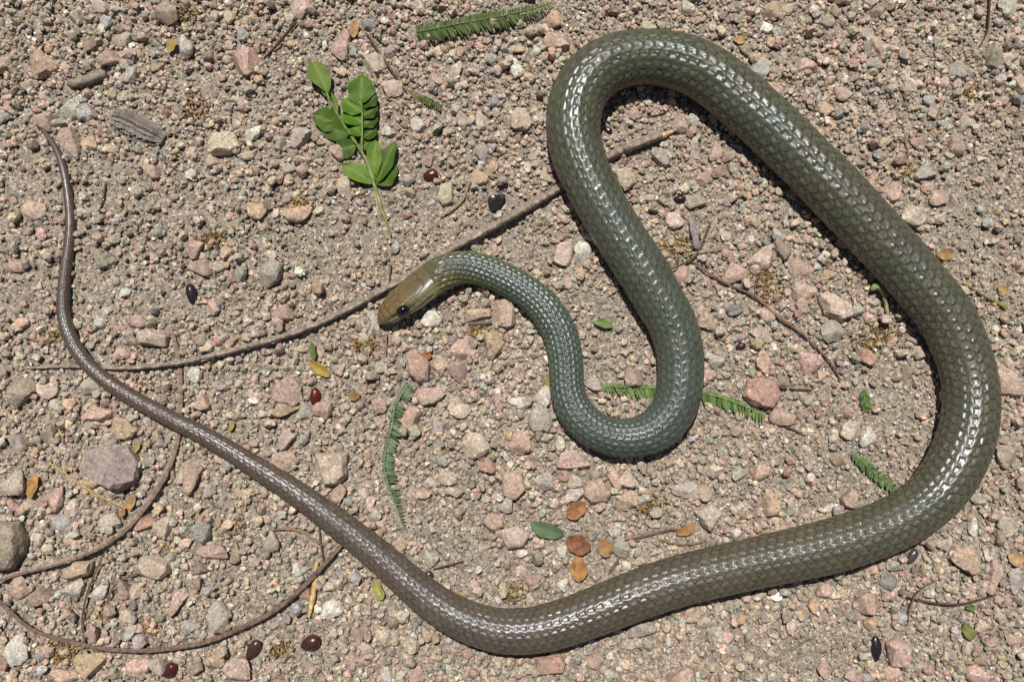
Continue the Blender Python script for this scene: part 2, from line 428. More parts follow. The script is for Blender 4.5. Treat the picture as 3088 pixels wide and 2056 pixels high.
    col = col * (1 - .7 * low) + np.array([.115, .090, .062]) * .7 * low
    var = 0.86 + 0.28 * hsh
    var = 1 + (var - 1) * bw
    col = col * var[..., None]
    col = col * (1 - 0.72 * edge_dark[..., None])
    bmix = smooth(2.06, 2.2, aA) * np.ones_like(col[..., :1])
    # pale lips and throat on the head
    lip = (smooth(1.22, 1.34, np.abs(TH)) * (1 - smooth(200, 330, RS)))[..., None] * smooth(8, 40, RS)[..., None]
    col = col * (1 - 0.75 * lip) + np.array([.30, .265, .13]) * 0.75 * lip
    col = col * (1 - bmix) + belly * bmix * (0.85 + 0.15 * fr[..., None])
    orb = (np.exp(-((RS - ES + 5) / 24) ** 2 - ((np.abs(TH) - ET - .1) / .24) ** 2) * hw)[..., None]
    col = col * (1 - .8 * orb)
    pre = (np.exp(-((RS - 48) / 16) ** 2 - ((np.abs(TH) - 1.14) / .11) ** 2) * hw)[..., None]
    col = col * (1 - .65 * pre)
    pig = (groove * hw)[..., None]
    col = col * (1 - 0.6 * pig)
    # dark streak behind the eye
    stk = (np.exp(-((TH_abs := np.abs(TH)) - 1.30) ** 2 / 0.02) * smooth(84, 92, RS) * (1 - smooth(108, 130, RS)))[..., None]
    col = col * (1 - 0.5 * stk)
    col = col * (1 + smooth(1300, 2400, RS)[..., None] * np.array([.06, .01, -.04]))
    g_ = col.mean(-1, keepdims=True); col = (col * .92 + g_ * .08) * 1.2
    P = P.reshape(-1, 3); col = col.reshape(-1, 3)
    faces = tube_faces(NR, NA)
    n0 = len(P)
    P = np.vstack([P, C[0] - T[0] * 0.0001, C[-1]]); col = np.vstack([col, col[:1], col[-1:]])
    j = np.arange(NA); j2 = (j + 1) % NA
    capa = np.stack([np.full(NA, n0), j2, j], 1); capb = np.stack([np.full(NA, n0 + 1), (NR - 1) * NA + j, (NR - 1) * NA + j2], 1)
    root = P[:n0].mean(0) * [1, 1, 0]
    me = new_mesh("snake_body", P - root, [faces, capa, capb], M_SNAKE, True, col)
    # facing check
    o = empty("snake", root)
    tag(o, "glossy olive green snake lying in loops on gravel, thin tail stretched out", "snake")
    link("body", me, o)
    # eyes
    k = int(np.argmin(np.abs(rs - ES)))
    for sg in (-1, 1):
        jx = int(np.argmin(np.abs(thw - sg * (ET + 0.12))))
        p = P[k * NA + jx]; nrm = side[k] * nx_[k, jx] + U[k] * ny_[k, jx]
        R = 19.0 * m[k]
        bm = bmesh.new(); bmesh.ops.create_icosphere(bm, subdivisions=4, radius=1.0)
        me_e = bpy.data.meshes.new("eye"); bm.to_mesh(me_e); bm.free()
        me_e.polygons.foreach_set("use_smooth", np.full(len(me_e.polygons), True)); me_e.materials.append(M_IRIS)
        e = link("eye", me_e, o, tuple(p - nrm * R * 0.30 - root)); e.rotation_euler = (0, 0, math.atan2(T[k][1], T[k][0])); e.scale = (R * 1.22, R, R)
        bm = bmesh.new(); bmesh.ops.create_uvsphere(bm, u_segments=24, v_segments=12, radius=1.0)
        for v_ in bm.verts: v_.co = Vector((v_.co.x * 0.62, v_.co.y * 0.62, v_.co.z * 0.5 + 0.56))
        me_p = bpy.data.meshes.new("pupil"); bm.to_mesh(me_p); bm.free()
        me_p.polygons.foreach_set("use_smooth", np.full(len(me_p.polygons), True)); me_p.materials.append(M_EYE)
        pp = link("pupil", me_p, e); pp.rotation_euler = (Matrix.Rotation(-math.atan2(T[k][1], T[k][0]), 3, "Z") @ Vector(nrm)).to_track_quat('Z', 'Y').to_euler()
    return x, y, w
SNX, SNY, SNW = build_snake()
SNK_D = np.stack([SNX, SNY, SNW], 1)[::12]

# ------------------------------------------------------------------ stones
def ico(sub):
    bm = bmesh.new(); bmesh.ops.create_icosphere(bm, subdivisions=sub, radius=1.0)
    v = np.array([v.co[:] for v in bm.verts]); f = np.array([[q.index for q in p.verts] for p in bm.faces]); bm.free()
    return v / np.linalg.norm(v, axis=1)[:, None], f
ICO = {k: ico(k) for k in (1, 2, 3, 4)}
OCT = (np.array([(1,0,0),(-1,0,0),(0,1,0),(0,-1,0),(0,0,1),(0,0,-1)], float),
       np.array([(0,2,4),(2,1,4),(1,3,4),(3,0,4),(2,0,5),(1,2,5),(3,1,5),(0,3,5)]))

def polytope(D, N, d, k=14.0):
    """star-shaped soft polytope: radius along directions D for planes N·x = d"""
    q = np.clip(D @ N.T, 1e-3, None) / d[None]          # 1/r for each plane
    return 1.0 / (np.sum(q ** k, 1) ** (1 / k))

def rand_stone(r, sub, round_=0.0, n=None):
    D, F = ICO[sub]
    n = n or r.integers(7, 11)
    N = r.normal(size=(n, 3)); N /= np.linalg.norm(N, axis=1)[:, None]
    N = np.vstack([N, [[0, 0, 1], [0, 0, -1]]]) ; N[-2] += r.normal(0, .22, 3); N /= np.linalg.norm(N, axis=1)[:, None]
    d = r.uniform(0.72, 1.0, len(N)); d[-2:] = r.uniform(.6, .85, 2)
    rad = polytope(D, N, d, 60 - 48 * round_)
    V = D * np.minimum(rad, 1.5)[:, None]
    V += D * np.array([mnoise.noise(Vector(p * 2.2) + Vector((r.uniform(0, 99),) * 3)) for p in V])[:, None] * 0.0 if False else 0
    off = Vector(r.uniform(-50, 50, 3))
    nz = np.array([mnoise.noise(Vector(p) * 2.6 + off) * .06 + mnoise.noise(Vector(p) * 6.5 + off) * .035 for p in V])
    V = V * (1 + nz)[:, None]
    V -= (V.max(0) + V.min(0)) / 2; V /= (V.max(0) - V.min(0)) / 2
    return V, F

PROTO = []
for i in range(22):
    r_ = np.random.default_rng(100 + i)
    v, f = rand_stone(r_, 3, round_=0.6 if i % 5 == 0 else 0.0)
    PROTO.append(new_mesh("stone_shape", v, f, M_STONE, True, None, 24))

# stones seen in the photograph: x, y, width, height (photo px), colour key
STONES = """507,38,72,70,r 129,192,76,80,o 741,188,80,80,p 210,330,55,60,w 257,339,46,50,b 241,295,26,28,w 210,433,56,90,p 268,433,50,40,o 674,433,100,76,y 768,402,60,38,w
563,147,50,64,g 393,228,44,56,g 232,54,42,40,g 366,120,66,44,t 732,105,46,40,b 105,636,68,58,p 638,487,40,36,l 576,527,34,32,w 455,520,54,40,p 775,638,60,52,o 330,178,64,50,p
304,18,60,40,l 321,71,40,44,b 277,134,42,50,r 9,200,50,60,p 134,366,60,56,p 1028,138,56,90,p 1130,192,70,54,l 1184,268,64,50,l 1376,214,36,54,l 1318,241,50,34,p 1554,205,36,62,w
1394,366,38,56,l 1452,370,38,48,t 1454,460,40,54,g 1260,375,44,46,w 1568,362,64,70,l 1170,397,40,32,w 1036,562,50,72,l 912,415,66,60,g 871,509,48,40,g 1019,460,50,50,p 898,647,90,50,o
1345,585,46,66,t 1483,509,26,50,o 1443,536,50,46,o 1112,76,40,38,b 907,27,56,60,l 1175,156,36,36,g 1296,487,32,30,p 1676,125,100,54,p 1671,58,50,56,o 1618,154,26,28,w 2310,85,46,36,W
2328,31,50,50,o 2073,27,48,44,g 2252,152,46,38,d 2292,205,66,60,b 2104,62,44,28,o 2332,268,44,40,p 2051,370,44,60,p 2089,357,40,56,g 1993,480,56,46,g 2095,446,28,60,g 2158,455,40,66,p
2194,473,48,36,r 2167,518,50,34,r 2033,665,52,50,l 2100,607,60,46,t 1886,540,60,60,y 2118,540,46,50,p 1908,295,36,20,t 2493,67,46,40,d 2636,36,60,36,r 2614,103,42,36,g 2645,138,36,56,p
2996,174,60,80,d 2426,196,66,44,p 2634,192,60,40,g 2545,283,52,42,p 2846,250,40,38,l 2801,304,40,36,b 2817,339,42,44,r 2893,214,54,50,g 3074,259,46,50,p 2489,330,56,40,o 2880,446,54,60,r
2766,433,40,36,p 2690,580,50,60,p 2752,652,80,70,t 2828,598,56,46,p 2792,527,60,46,g 2627,567,46,50,p 3034,27,60,60,g 2388,585,34,30,t 2917,370,50,34,g 67,1176,86,70,r 143,1176,66,50,l
270,1162,56,46,g 295,1247,110,50,p 371,1292,80,60,o 147,1314,48,60,r 54,1334,60,46,g 165,1222,28,36,w 212,1218,38,38,o 460,1019,110,60,l 368,1064,50,40,p 612,1211,50,50,p 585,1131,46,46,w
321,783,60,50,d 603,805,66,50,p 594,751,50,50,p 681,760,34,40,o 326,937,30,24,w 696,1033,46,36,o 813,824,80,92,g 641,919,36,36,p 415,970,56,40,p 51,803,60,40,p 603,1024,44,40,d 228,975,36,30,t
858,943,60,60,p 1260,1102,80,104,p 1327,1100,46,56,p 1376,1120,54,60,p 1392,1053,66,60,p 1485,1037,60,70,o 1443,950,80,44,o 1521,943,70,84,p 1298,961,76,56,w 867,1180,84,80,p 867,1234,80,50,o
974,1238,56,52,p 1296,1193,84,60,p 1242,1260,56,66,p 1144,1222,44,46,p 867,1327,50,56,l 1432,1345,80,70,l 1563,1334,70,66,p 1121,948,26,36,w 1133,977,26,40,g 1023,1115,46,40,p 1097,1019,34,34,t
1320,1283,36,52,g 1559,1211,50,30,w 1385,1238,70,44,l 1148,1104,36,40,t 925,1240,44,44,g 1705,767,76,66,l 1761,751,60,60,w 2292,1010,66,40,l 2301,1184,120,100,R 2288,783,76,70,l 2212,823,80,60,p
2051,832,56,50,p 1790,1158,54,44,g 1908,1140,60,50,p 1640,1198,50,70,w 1627,1260,70,80,g 2314,948,46,46,p 2127,966,50,50,p 1707,854,36,32,l 2221,1300,40,38,p 2234,1251,36,28,o 2359,1256,80,50,p
2359,751,46,60,r 2158,1090,54,40,g 2301,1100,44,60,p 2520,925,110,90,l 2413,810,76,50,p 2500,830,44,34,o 2422,881,70,50,p 2440,1095,70,66,p 2616,1077,52,54,R 2734,1126,32,46,r 3042,1149,80,100,p
2616,1316,54,60,w 2565,1300,60,54,t 2507,997,66,60,g 2420,923,44,40,o 2480,1133,36,30,o 2770,1064,46,36,t 330,1414,170,140,G 42,1459,76,80,g 31,1646,130,140,d 165,1503,50,76,p 80,1532,40,60,p
42,1521,38,36,p 125,1519,40,40,p 194,1579,70,50,b 219,1530,36,50,l 603,1606,66,74,D 464,1709,110,80,t 638,1664,100,46,p 712,1668,36,60,r 603,1713,54,34,B 433,1575,70,50,R 491,1593,54,60,l
232,1718,96,60,o 219,1776,66,56,g 297,1782,54,46,w 129,1794,70,66,r 54,1771,60,70,p 540,1811,44,90,l 661,1856,60,90,g 576,1887,56,30,b 279,1912,48,60,p 393,1901,44,50,g 422,1932,46,50,g
49,1959,66,80,w 643,1990,76,50,o 268,2003,90,70,o 420,2017,66,60,p 473,2008,50,50,t 714,2017,80,70,p 196,2039,80,50,p 375,1776,44,56,r 411,1785,36,40,l 384,1856,40,40,l 545,1441,36,40,l
585,1436,60,100,p 732,1483,70,30,o 629,1481,42,38,g 330,1570,70,40,t 217,1624,46,36,o 107,1622,34,34,w 277,1450,60,40,o 996,1414,100,100,t 858,1392,70,60,p 1001,1836,66,46,w 898,1718,34,40,w
1349,1436,56,50,t 1485,1575,74,56,p 1554,1619,90,70,l 1470,1401,52,50,R 1546,1463,80,90,p 1525,1521,46,50,g 1300,1686,44,46,g 1264,1485,80,34,p 1121,1517,36,44,l 1130,1552,40,40,g 1019,1485,50,54,p
1157,1918,56,50,l 1262,2030,40,54,p 1166,2035,40,50,w 1202,1856,60,40,t 1086,1914,44,54,p 921,1785,40,46,R 818,1633,50,66,g 1095,1954,60,44,t 1238,1945,50,50,t 1287,1914,40,40,p 1734,1387,120,60,p
1803,1481,96,76,p 1895,1503,60,46,p 2136,1561,90,84,l 2122,1485,54,50,p 2227,1425,44,48,g 2294,1418,50,54,p 2323,1517,60,66,o 1854,1450,40,60,p 1892,1445,50,50,l 1734,1450,44,44,t 1700,1436,46,36,R
1640,1450,54,50,g 1734,1490,50,40,w 1658,2003,100,60,R 1939,1896,80,56,g 2339,1796,42,36,W 2162,1910,44,44,g 2194,1918,36,36,p 2082,1847,66,50,p 1698,1764,36,34,w 1694,1662,30,36,w 1895,1941,44,36,t
1796,1994,50,44,p 1837,2035,30,30,w 2046,2039,80,60,p 2377,1579,44,20,o 2073,1477,90,50,g 2127,1874,50,40,l 1872,1646,50,60,g 2563,1503,60,66,p 2382,1537,36,30,D 2913,1686,90,70,p 2699,1706,52,36,t
2627,1711,40,34,o 2683,1751,58,50,D 2710,1968,80,90,p 2618,1820,66,60,p 2625,1878,40,44,o 2846,1642,50,36,g 3031,1588,50,60,t 2931,1588,30,60,w 3002,1740,40,100,p 3065,1753,50,70,g 3031,1378,66,66,t
3056,1927,50,36,p 2944,2030,66,50,p 2574,2035,60,40,p 2487,1780,50,40,p 2417,1852,36,36,o 2489,2021,46,40,p 2685,2030,56,50,p"""
PAL = {'p': ((184,150,135), "pink"), 'l': ((196,172,156), "pale pink"), 'w': ((206,200,190), "off-white"), 'W': ((250,248,244), "bright white"), 'g': ((168,160,150), "grey"),
       'b': ((158,156,158), "bluish grey"), 'd': ((134,125,108), "dark grey-brown"), 'D': ((122,121,118), "dark grey"), 'G': ((150,135,130), "grey-pink"), 'r': ((152,126,110), "reddish brown"),
       'R': ((180,134,118), "brick pink"), 'o': ((187,154,124), "orange-tan"), 't': ((182,166,146), "tan"), 'y': ((192,174,144), "yellowish"), 'B': ((110,92,78), "dark brown")}
LIGHT = 1.0      # what a white horizontal sheet returns under this sun and sky
def albedo(key):
    a = np.array(lin(*PAL[key][0])) / LIGHT
    a = a * 0.82 + np.array(lin(172, 155, 136)) * 0.18
    return (a * 0.86 + a.mean() * 0.14) * np.array([.97, 1.0, 0.97])
# outlines of the most prominent ones (photo px relative to the centre, y down) and their labels
OUT = {
 (330,1414): ([(-85,10),(-68,-58),(-10,-72),(50,-66),(82,-18),(84,30),(30,68),(-30,40)], "largest grey-pink granite stone, beside the inner bend of the curved brown twig"),
 (31,1646): ([(-70,-70),(20,-68),(42,-25),(40,20),(10,70),(-70,75)], "big dark grey-brown rock at the broken end of the curved brown twig"),
 (603,1606): ([(-30,-20),(8,-36),(32,-22),(33,14),(14,36),(-14,20)], "dark grey angular stone standing above a long pink one"),
 (464,1709): ([(-52,6),(-40,-30),(10,-38),(48,-14),(50,16),(20,38),(-20,30)], "large grey-white weathered stone above the hair-thin curled twig"),
 (996,1414): ([(-50,-46),(50,-48),(50,20),(28,46),(-16,50),(-30,20)], "large tan-pink block above the snake's thinning tail"),
 (1260,1102): ([(-38,-40),(-10,-52),(40,-6),(34,48),(0,52),(-28,26)], "tall pink wedge-shaped stone below the snake's head"),
 (1298,961): ([(-34,10),(-6,-28),(20,-24),(38,4),(30,22),(-14,28)], "white stone tucked under the snake's jaw"),
 (2301,1184): ([(-60,10),(-48,-38),(-10,-48),(40,-40),(58,6),(30,46),(-30,40)], "flat brick pink stone above the tip of the feathery leaf under the snake"),
 (2520,925): ([(-54,-40),(-14,-44),(40,-14),(54,26),(16,44),(-34,24)], "large pale pink stone inside the snake's big right loop beside the thin branching twig"),
 (3042,1149): ([(-36,-30),(-10,-50),(24,-20),(40,30),(30,50),(-30,34)], "pink-tan slab outside the snake's widest bend"),
 (1734,1387): ([(-60,20),(-40,-30),(0,-30),(60,18),(10,26),(-30,30)], "flat triangular pink stone under the small snake loop's shadow"),
 (1803,1481): ([(-44,10),(-38,-30),(10,-38),(44,0),(30,32),(-20,36)], "angular pink-grey stone below the flat triangular one"),
 (2136,1561): ([(-46,-20),(10,-42),(44,-22),(8,42),(-14,30)], "pale triangular stone right of the short grey twig above the snake"),
 (1658,2003): ([(-48,-26),(30,-30),(50,-4),(40,24),(-40,30)], "brick pink oblong stone below the snake's lowest bend"),
 (2710,1968): ([(-36,-30),(0,-45),(34,-28),(40,20),(14,44),(-26,38)], "round pink-grey stone right of the shiny black seed"),
 (2563,1503): ([(-30,0),(10,-33),(30,-20),(22,20),(0,33),(-24,22)], "pink-grey stone left of the feathery leaf touching the snake"),
 (674,433): ([(-50,-10),(-30,-34),(30,-36),(50,10),(20,30),(-36,36)], "large cream stone with a brown end right of the grey bark chunk"),
 (1676,125): ([(-44,6),(-24,-26),(10,-24),(50,18),(10,26),(-30,24)], "pink pointed stone outside the snake's upper left loop"),
 (1036,562): ([(-24,-20),(12,-36),(22,-24),(24,28),(4,36),(-16,24)], "pale pink block lying beside the stem of the leafy sprig"),
 (813,824): ([(-36,30),(-30,-20),(10,-46),(40,-30),(30,20),(-10,46)], "half-buried light grey stone above the long stick's middle"),
 (1443,950): ([(-40,-16),(36,-22),(40,6),(20,10),(-38,22)], "flat orange-pink chip lying above a short grey stick near the neck"),
 (1554,1619): ([(-44,-20),(10,-35),(45,-10),(30,28),(-20,35),(-38,16)], "big pale pink stone right of the narrow feathery leaf's end"),
 (1485,1575): ([(-34,0),(-10,-28),(30,-20),(36,14),(0,28)], "knobbly pink stone up against the big pale pink one"),
 (2310,85): ([(-22,10),(-8,-18),(20,-8),(22,12),(0,18)], "bright white quartz pebble above the snake's upper loop"),
 (2339,1796): ([(-20,8),(-8,-18),(18,-10),(20,12),(0,18)], "bright white quartz pebble below the snake's thick lower body"),
 (2996,174): ([(-28,0),(-10,-40),(20,-26),(30,20),(8,40),(-24,28)], "dark grey-brown upright stone outside the snake near the thin reddish twig"),
 (295,1247): ([(-55,14),(-20,-24),(50,-10),(55,4),(10,24)], "long pink flake under the thin tail"),
 (460,1019): ([(-52,-20),(0,-28),(50,-6),(40,26),(-40,20)], "flat pinkish-white stone left of the twig that crosses the long stick"),
 (1546,1463): ([(-36,-40),(30,-44),(40,10),(10,45),(-30,30)], "tall pink stone above a small grey one"),
 (232,1718): ([(-48,20),(-10,-24),(48,-28),(40,14),(-10,30)], "flat orange-tan flake below the curved brown twig"),
}
LAND = [("the snake's head",1220,915),("the snake's neck",1500,830),("the snake's small lower loop",1880,1320),("the snake's slim middle",1960,850),("the snake's upper left loop",1740,330),
 ("the snake's upper loop",2050,180),("the snake's straight upper body",2450,500),("the snake's big right bend",2920,1180),("the snake's thick lower body",2350,1680),("the snake's lowest bend",1550,1900),
 ("the snake's thinning tail",1000,1560),("the snake's tail",500,1255),("the snake's tail tip",150,420),("the leafy sprig",1080,420),("the dark green feathery leaf",1450,60),
 ("the feathery leaf under the snake",2200,1210),("the narrow feathery leaf",1180,1350),("the short feathery leaf touching the snake",2630,1420),("the long stick",700,1060),("the long stick's pale end",2030,400),
 ("the grey bark chunk",415,385),("the curved brown twig",300,1650),("the arched dark twig",450,1955),("the thin branching twig",2350,950),("the short grey twig",1970,1605),("the cluster of brown leaflets",1745,1640),
 ("the shiny black pebble",1497,612),("the shiny black seed",2643,1954),("the matt black seed",576,885),("the dark red seed",949,1196),("the yellow leaflet",960,1110),("the small forked dark twig",2850,1810),
 ("the pale curled sprout",2650,880),("the short thick grey twig piece",265,240),("the thin reddish twig",2980,70),("the yellow straw thread",260,1465),("the speckled straw",945,1780)]

def build_stones():
    allp = []; seen = {}
    rr = np.random.default_rng(21)
    for k, tok in enumerate(STONES.split()):
        px, py, w, h, c = tok.split(","); px, py, w, h = map(float, (px, py, w, h))
        allp.append((px, py, w, h))
        p0 = at(px, py, 0.0015); m = float(mpp(p0))
        hgt = min(w, h) * rr.uniform(0.26, 0.36)          # half height, px
        key = (int(px), int(py))
        size = "large" if max(w, h) >= 80 else ("small" if max(w, h) < 46 else "medium-sized")
        if key in OUT:
            poly, label = OUT[key]; poly = np.array(poly, float) * [1, -1.04]
            poly = poly[::-1] if np.sum(poly[:, 0] * np.roll(poly[:, 1], -1) - np.roll(poly[:, 0], -1) * poly[:, 1]) < 0 else poly
            N, d = [], []
            for q in range(len(poly)):
                e = poly[(q + 1) % len(poly)] - poly[q]; n = np.array([e[1], -e[0]]); n /= np.linalg.norm(n)
                tz = rr.uniform(0.15, 0.5); v3 = np.array([n[0], n[1], tz]); L = np.linalg.norm(v3)
                dd = max(float(n @ poly[q]), 6)
                N.append(v3 / L); d.append(dd / L)
                N.append(np.array([n[0], n[1], -.1]) / math.hypot(1, .1)); d.append(dd / 1.0)
            for _ in range(3):
                v3 = np.array([rr.normal(0, .33), rr.normal(0, .33), 1]); N.append(v3 / np.linalg.norm(v3)); d.append(hgt * rr.uniform(0.92, 1.15))
            N.append(np.array([0, 0, -1.])); d.append(hgt)
            D, F = ICO[4 if w > 90 else 3]
            Dn = D * [w / 2, h / 2, hgt]; Dn = Dn / np.linalg.norm(Dn, axis=1)[:, None]
            V = Dn * polytope(Dn, np.array(N), np.array(d), 50)[:, None]
            off = Vector(rr.uniform(-50, 50, 3))
            nz = np.array([mnoise.noise(Vector(p) * .05 + off) * .07 + mnoise.noise(Vector(p) * .14 + off) * .04 for p in V])
            V = V * (1 + nz)[:, None] * m
            me = new_mesh("stone_shape", V, F, M_STONE, True, None, 26)
            o = link("stone", me); tag(o, label, "stone")
        else:
            me = PROTO[rr.integers(len(PROTO))]
            o = link("stone" if max(w, h) >= 46 else "pebble", me)
            j = 1.08
            o.scale = (w / 2 * m * j, h / 2 * m * j * 1.02, hgt * m * 1.05)
            o.rotation_euler = (rr.normal(0, .16), rr.normal(0, .16), rr.choice([0, math.pi]) + rr.normal(0, .22))
            dist = [(math.hypot(px - lx, py - ly), nm) for nm, lx, ly in LAND]
            nm = min(dist)[1]
            asp = max(w / h, h / w)
            form = "long" if asp > 1.6 else ("blunt" if asp > 1.25 else "chunky")
            word = "pebble" if max(w, h) < 46 else "stone"
            label = f"{size} {form} {PAL[c][1]} {word} close to {nm}".replace("medium-sized ", "")
            tag(o, label, word, "loose stones close to " + nm.replace("the ", "", 1))
        zc = hz(p0[0], p0[1]) + hgt * m * rr.uniform(0.5, 0.8)
        o.location = tuple(at(px, py, zc))
        a = albedo(c) * rr.uniform(0.88, 1.14) * (1 + rr.normal(0, .025, 3))
        o.color = (*np.clip(a, 0, .82), 1)
    by = {}
    for o in sc.objects:
        if o.name.split(".")[0] in ("stone", "pebble") and o.get("label"): by.setdefault(o["label"], []).append(o)
    for lab, os_ in by.items():
        if len(os_) > 1:
            os_.sort(key=lambda o: -o.scale.x * o.scale.y)
            words = ["bigger", "smaller"] if len(os_) == 2 else ["biggest"] + ["middling"] * (len(os_) - 2) + ["smallest"]
            for o, w_ in zip(os_, words): o["label"] = w_ + " " + lab
    return np.array(allp)
STP = build_stones()

# ------------------------------------------------------------------ grit (nobody could count it)
SAND = [(300,860,170),(90,520,130),(1010,740,170),(620,250,70),(1320,640,130),(1560,760,90),(1960,1000,120),(2380,620,90),(2690,1240,170),(2960,760,150),(2890,600,140),(1400,1660,140),(1800,1020,110),
        (560,640,110),(330,560,90),(2560,1420,110),(1780,1690,110),(2440,1960,130),(930,1960,90),(1500,1770,90),(760,1760,80),(2230,1230,90),(2150,660,80),(2990,560,110),(1150,690,110),(480,900,110),(90,860,110),(2840,720,90),(2100,1660,60)]
def sandiness(px, py):
    v = np.zeros_like(px)
    for x, y, r in SAND: v = np.maximum(v, np.exp(-((px - x) ** 2 + (py - y) ** 2) / (r * r) * 0.9))
    return v

def build_grit():
    r = np.random.default_rng(5)
    keys = ['p','l','t','g','o','w','r','d','y','b','R']; wt = np.array([22,18,25,20,7,6,3,4,5,2,1.5]); wt /= wt.sum()
    pal = np.array([albedo(k) for k in keys])
    sets = []
    BOX = (np.array([(x, y, z) for x in (-1, 1) for y in (-1, 1) for z in (-1, 1)], float),
           np.array([(0,1,3),(0,3,2),(4,6,7),(4,7,5),(0,4,5),(0,5,1),(2,3,7),(2,7,6),(0,2,6),(0,6,4),(1,5,7),(1,7,3)]))
    def shapes(sub, n, seed):
        out = []
        for i in range(n):
            rr = np.random.default_rng(seed + i)
            if sub == 0:
                V = OCT[0] * rr.uniform(.7, 1.1, (6, 1)) + rr.normal(0, .15, (6, 3)); F = OCT[1]
            elif sub == -1:
                V = BOX[0] * .72 * rr.uniform(.55, 1.15, (8, 1)) + rr.normal(0, .12, (8, 3)); F = BOX[1]
            else: V, F = rand_stone(rr, sub, n=rr.integers(5, 8))
            out.append((V, F))
        return out
    tree = SNK_D
    def scatter(n, lo, hi, sub, power, sand_keep, seed, wide):
        x = r.uniform(-0.285, 0.285, n); y = r.uniform(-0.185, 0.20, n)
        if not wide:
            half = 0.225 + 0.10 * (y + 0.15)
            k = np.abs(x) < half; x, y = x[k], y[k]
        px, py = to_px(np.stack([x, y, 0 * x], -1))
        sd = sandiness(px, py)
        # patchy sorting
        nz = 0.5 + 0.5 * np.sin(x * 83 + 2 * np.sin(y * 61)) * np.sin(y * 97 + 2 * np.sin(x * 53 + 1))
        keep = r.uniform(size=len(x)) < (1 - sd * (1 - sand_keep)) * (0.55 + 0.45 * nz)
        # not inside the bigger stones nor under the middle of the snake
        for (sx, sy, sw, sh) in STP:
            keep &= ((px - sx) / (sw * .5)) ** 2 + ((py - sy) / (sh * .5)) ** 2 > 1
        for (sx, sy, sw) in AVOID:
            keep &= (px - sx) ** 2 + (py - sy) ** 2 > (sw + hi * .38) ** 2
        idx = np.where(keep)[0]
        md = np.full(len(idx), 1e9)
        for (sx, sy, sw) in tree:
            md = np.minimum(md, np.hypot(px[idx] - sx, py[idx] - sy) / np.maximum(sw * .5, 3))
        idx = idx[md > 0.72]
        x, y = x[idx], y[idx]; n = len(x)
        q = r.uniform(size=n); d = (lo ** (-power) + q * (hi ** (-power) - lo ** (-power))) ** (-1 / power) * PXM * 0.5
        asp = r.uniform(.72, 1.25, (n, 3)); asp[:, 2] *= r.uniform(.6, .9, n)
        S = d[:, None] * asp
        al, be, ga = r.uniform(0, 2 * math.pi, n), r.normal(0, .5, n), r.normal(0, .5, n)
        ca, sa, cb, sb, cg, sg = np.cos(al), np.sin(al), np.cos(be), np.sin(be), np.cos(ga), np.sin(ga)
        Rm = np.stack([np.stack([ca * cb, ca * sb * sg - sa * cg, ca * sb * cg + sa * sg], -1),
                       np.stack([sa * cb, sa * sb * sg + ca * cg, sa * sb * cg - ca * sg], -1),
                       np.stack([-sb, cb * sg, cb * cg], -1)], 1)
        z = hz(x, y) + S[:, 2] * r.uniform(.2, 1.7, n)
        ci = r.choice(len(keys), n, p=wt)
        col = pal[ci] * r.uniform(.74, 1.36, (n, 1)) * (1 + r.normal(0, .04, (n, 3)))
        sh = shapes(sub, 14, seed); which = r.integers(0, 14, n)
        for k, (V, F) in enumerate(sh):
            w_ = np.where(which == k)[0]
            if not len(w_): continue
            P = np.einsum('nij,nvj->nvi', Rm[w_], V[None] * S[w_][:, None]) + np.stack([x, y, z], -1)[w_][:, None]
            sets.append((P.reshape(-1, 3), F, len(w_), len(V), np.repeat(col[w_], len(V), 0)))
    scatter(9600, 17, 38, 2, 1.5, .06, 300, True)
    scatter(52000, 10.5, 21, 1, 1.2, .14, 400, True)
    scatter(66000, 5.5, 11, -1, 1.4, .45, 500, False)
    scatter(44000, 2.8, 5.5, 0, 1.5, .95, 600, False)
    verts, faces, cols, off = [], [], [], 0
    for P, F, n, nv, col in sets:
        verts.append(P); cols.append(col)
        faces.append((F[None] + (off + np.arange(n) * nv)[:, None, None]).reshape(-1, 3)); off += len(P)
    me = new_mesh("gravel", np.vstack(verts), np.vstack(faces), M_GRIT, False, np.clip(np.vstack(cols), 0, .8))
    o = link("gravel", me); tag(o, "fine pinkish gravel and coarse sand covering the ground", "gravel", kind="stuff")
    print("grit tris", sum(len(f) for f in faces))

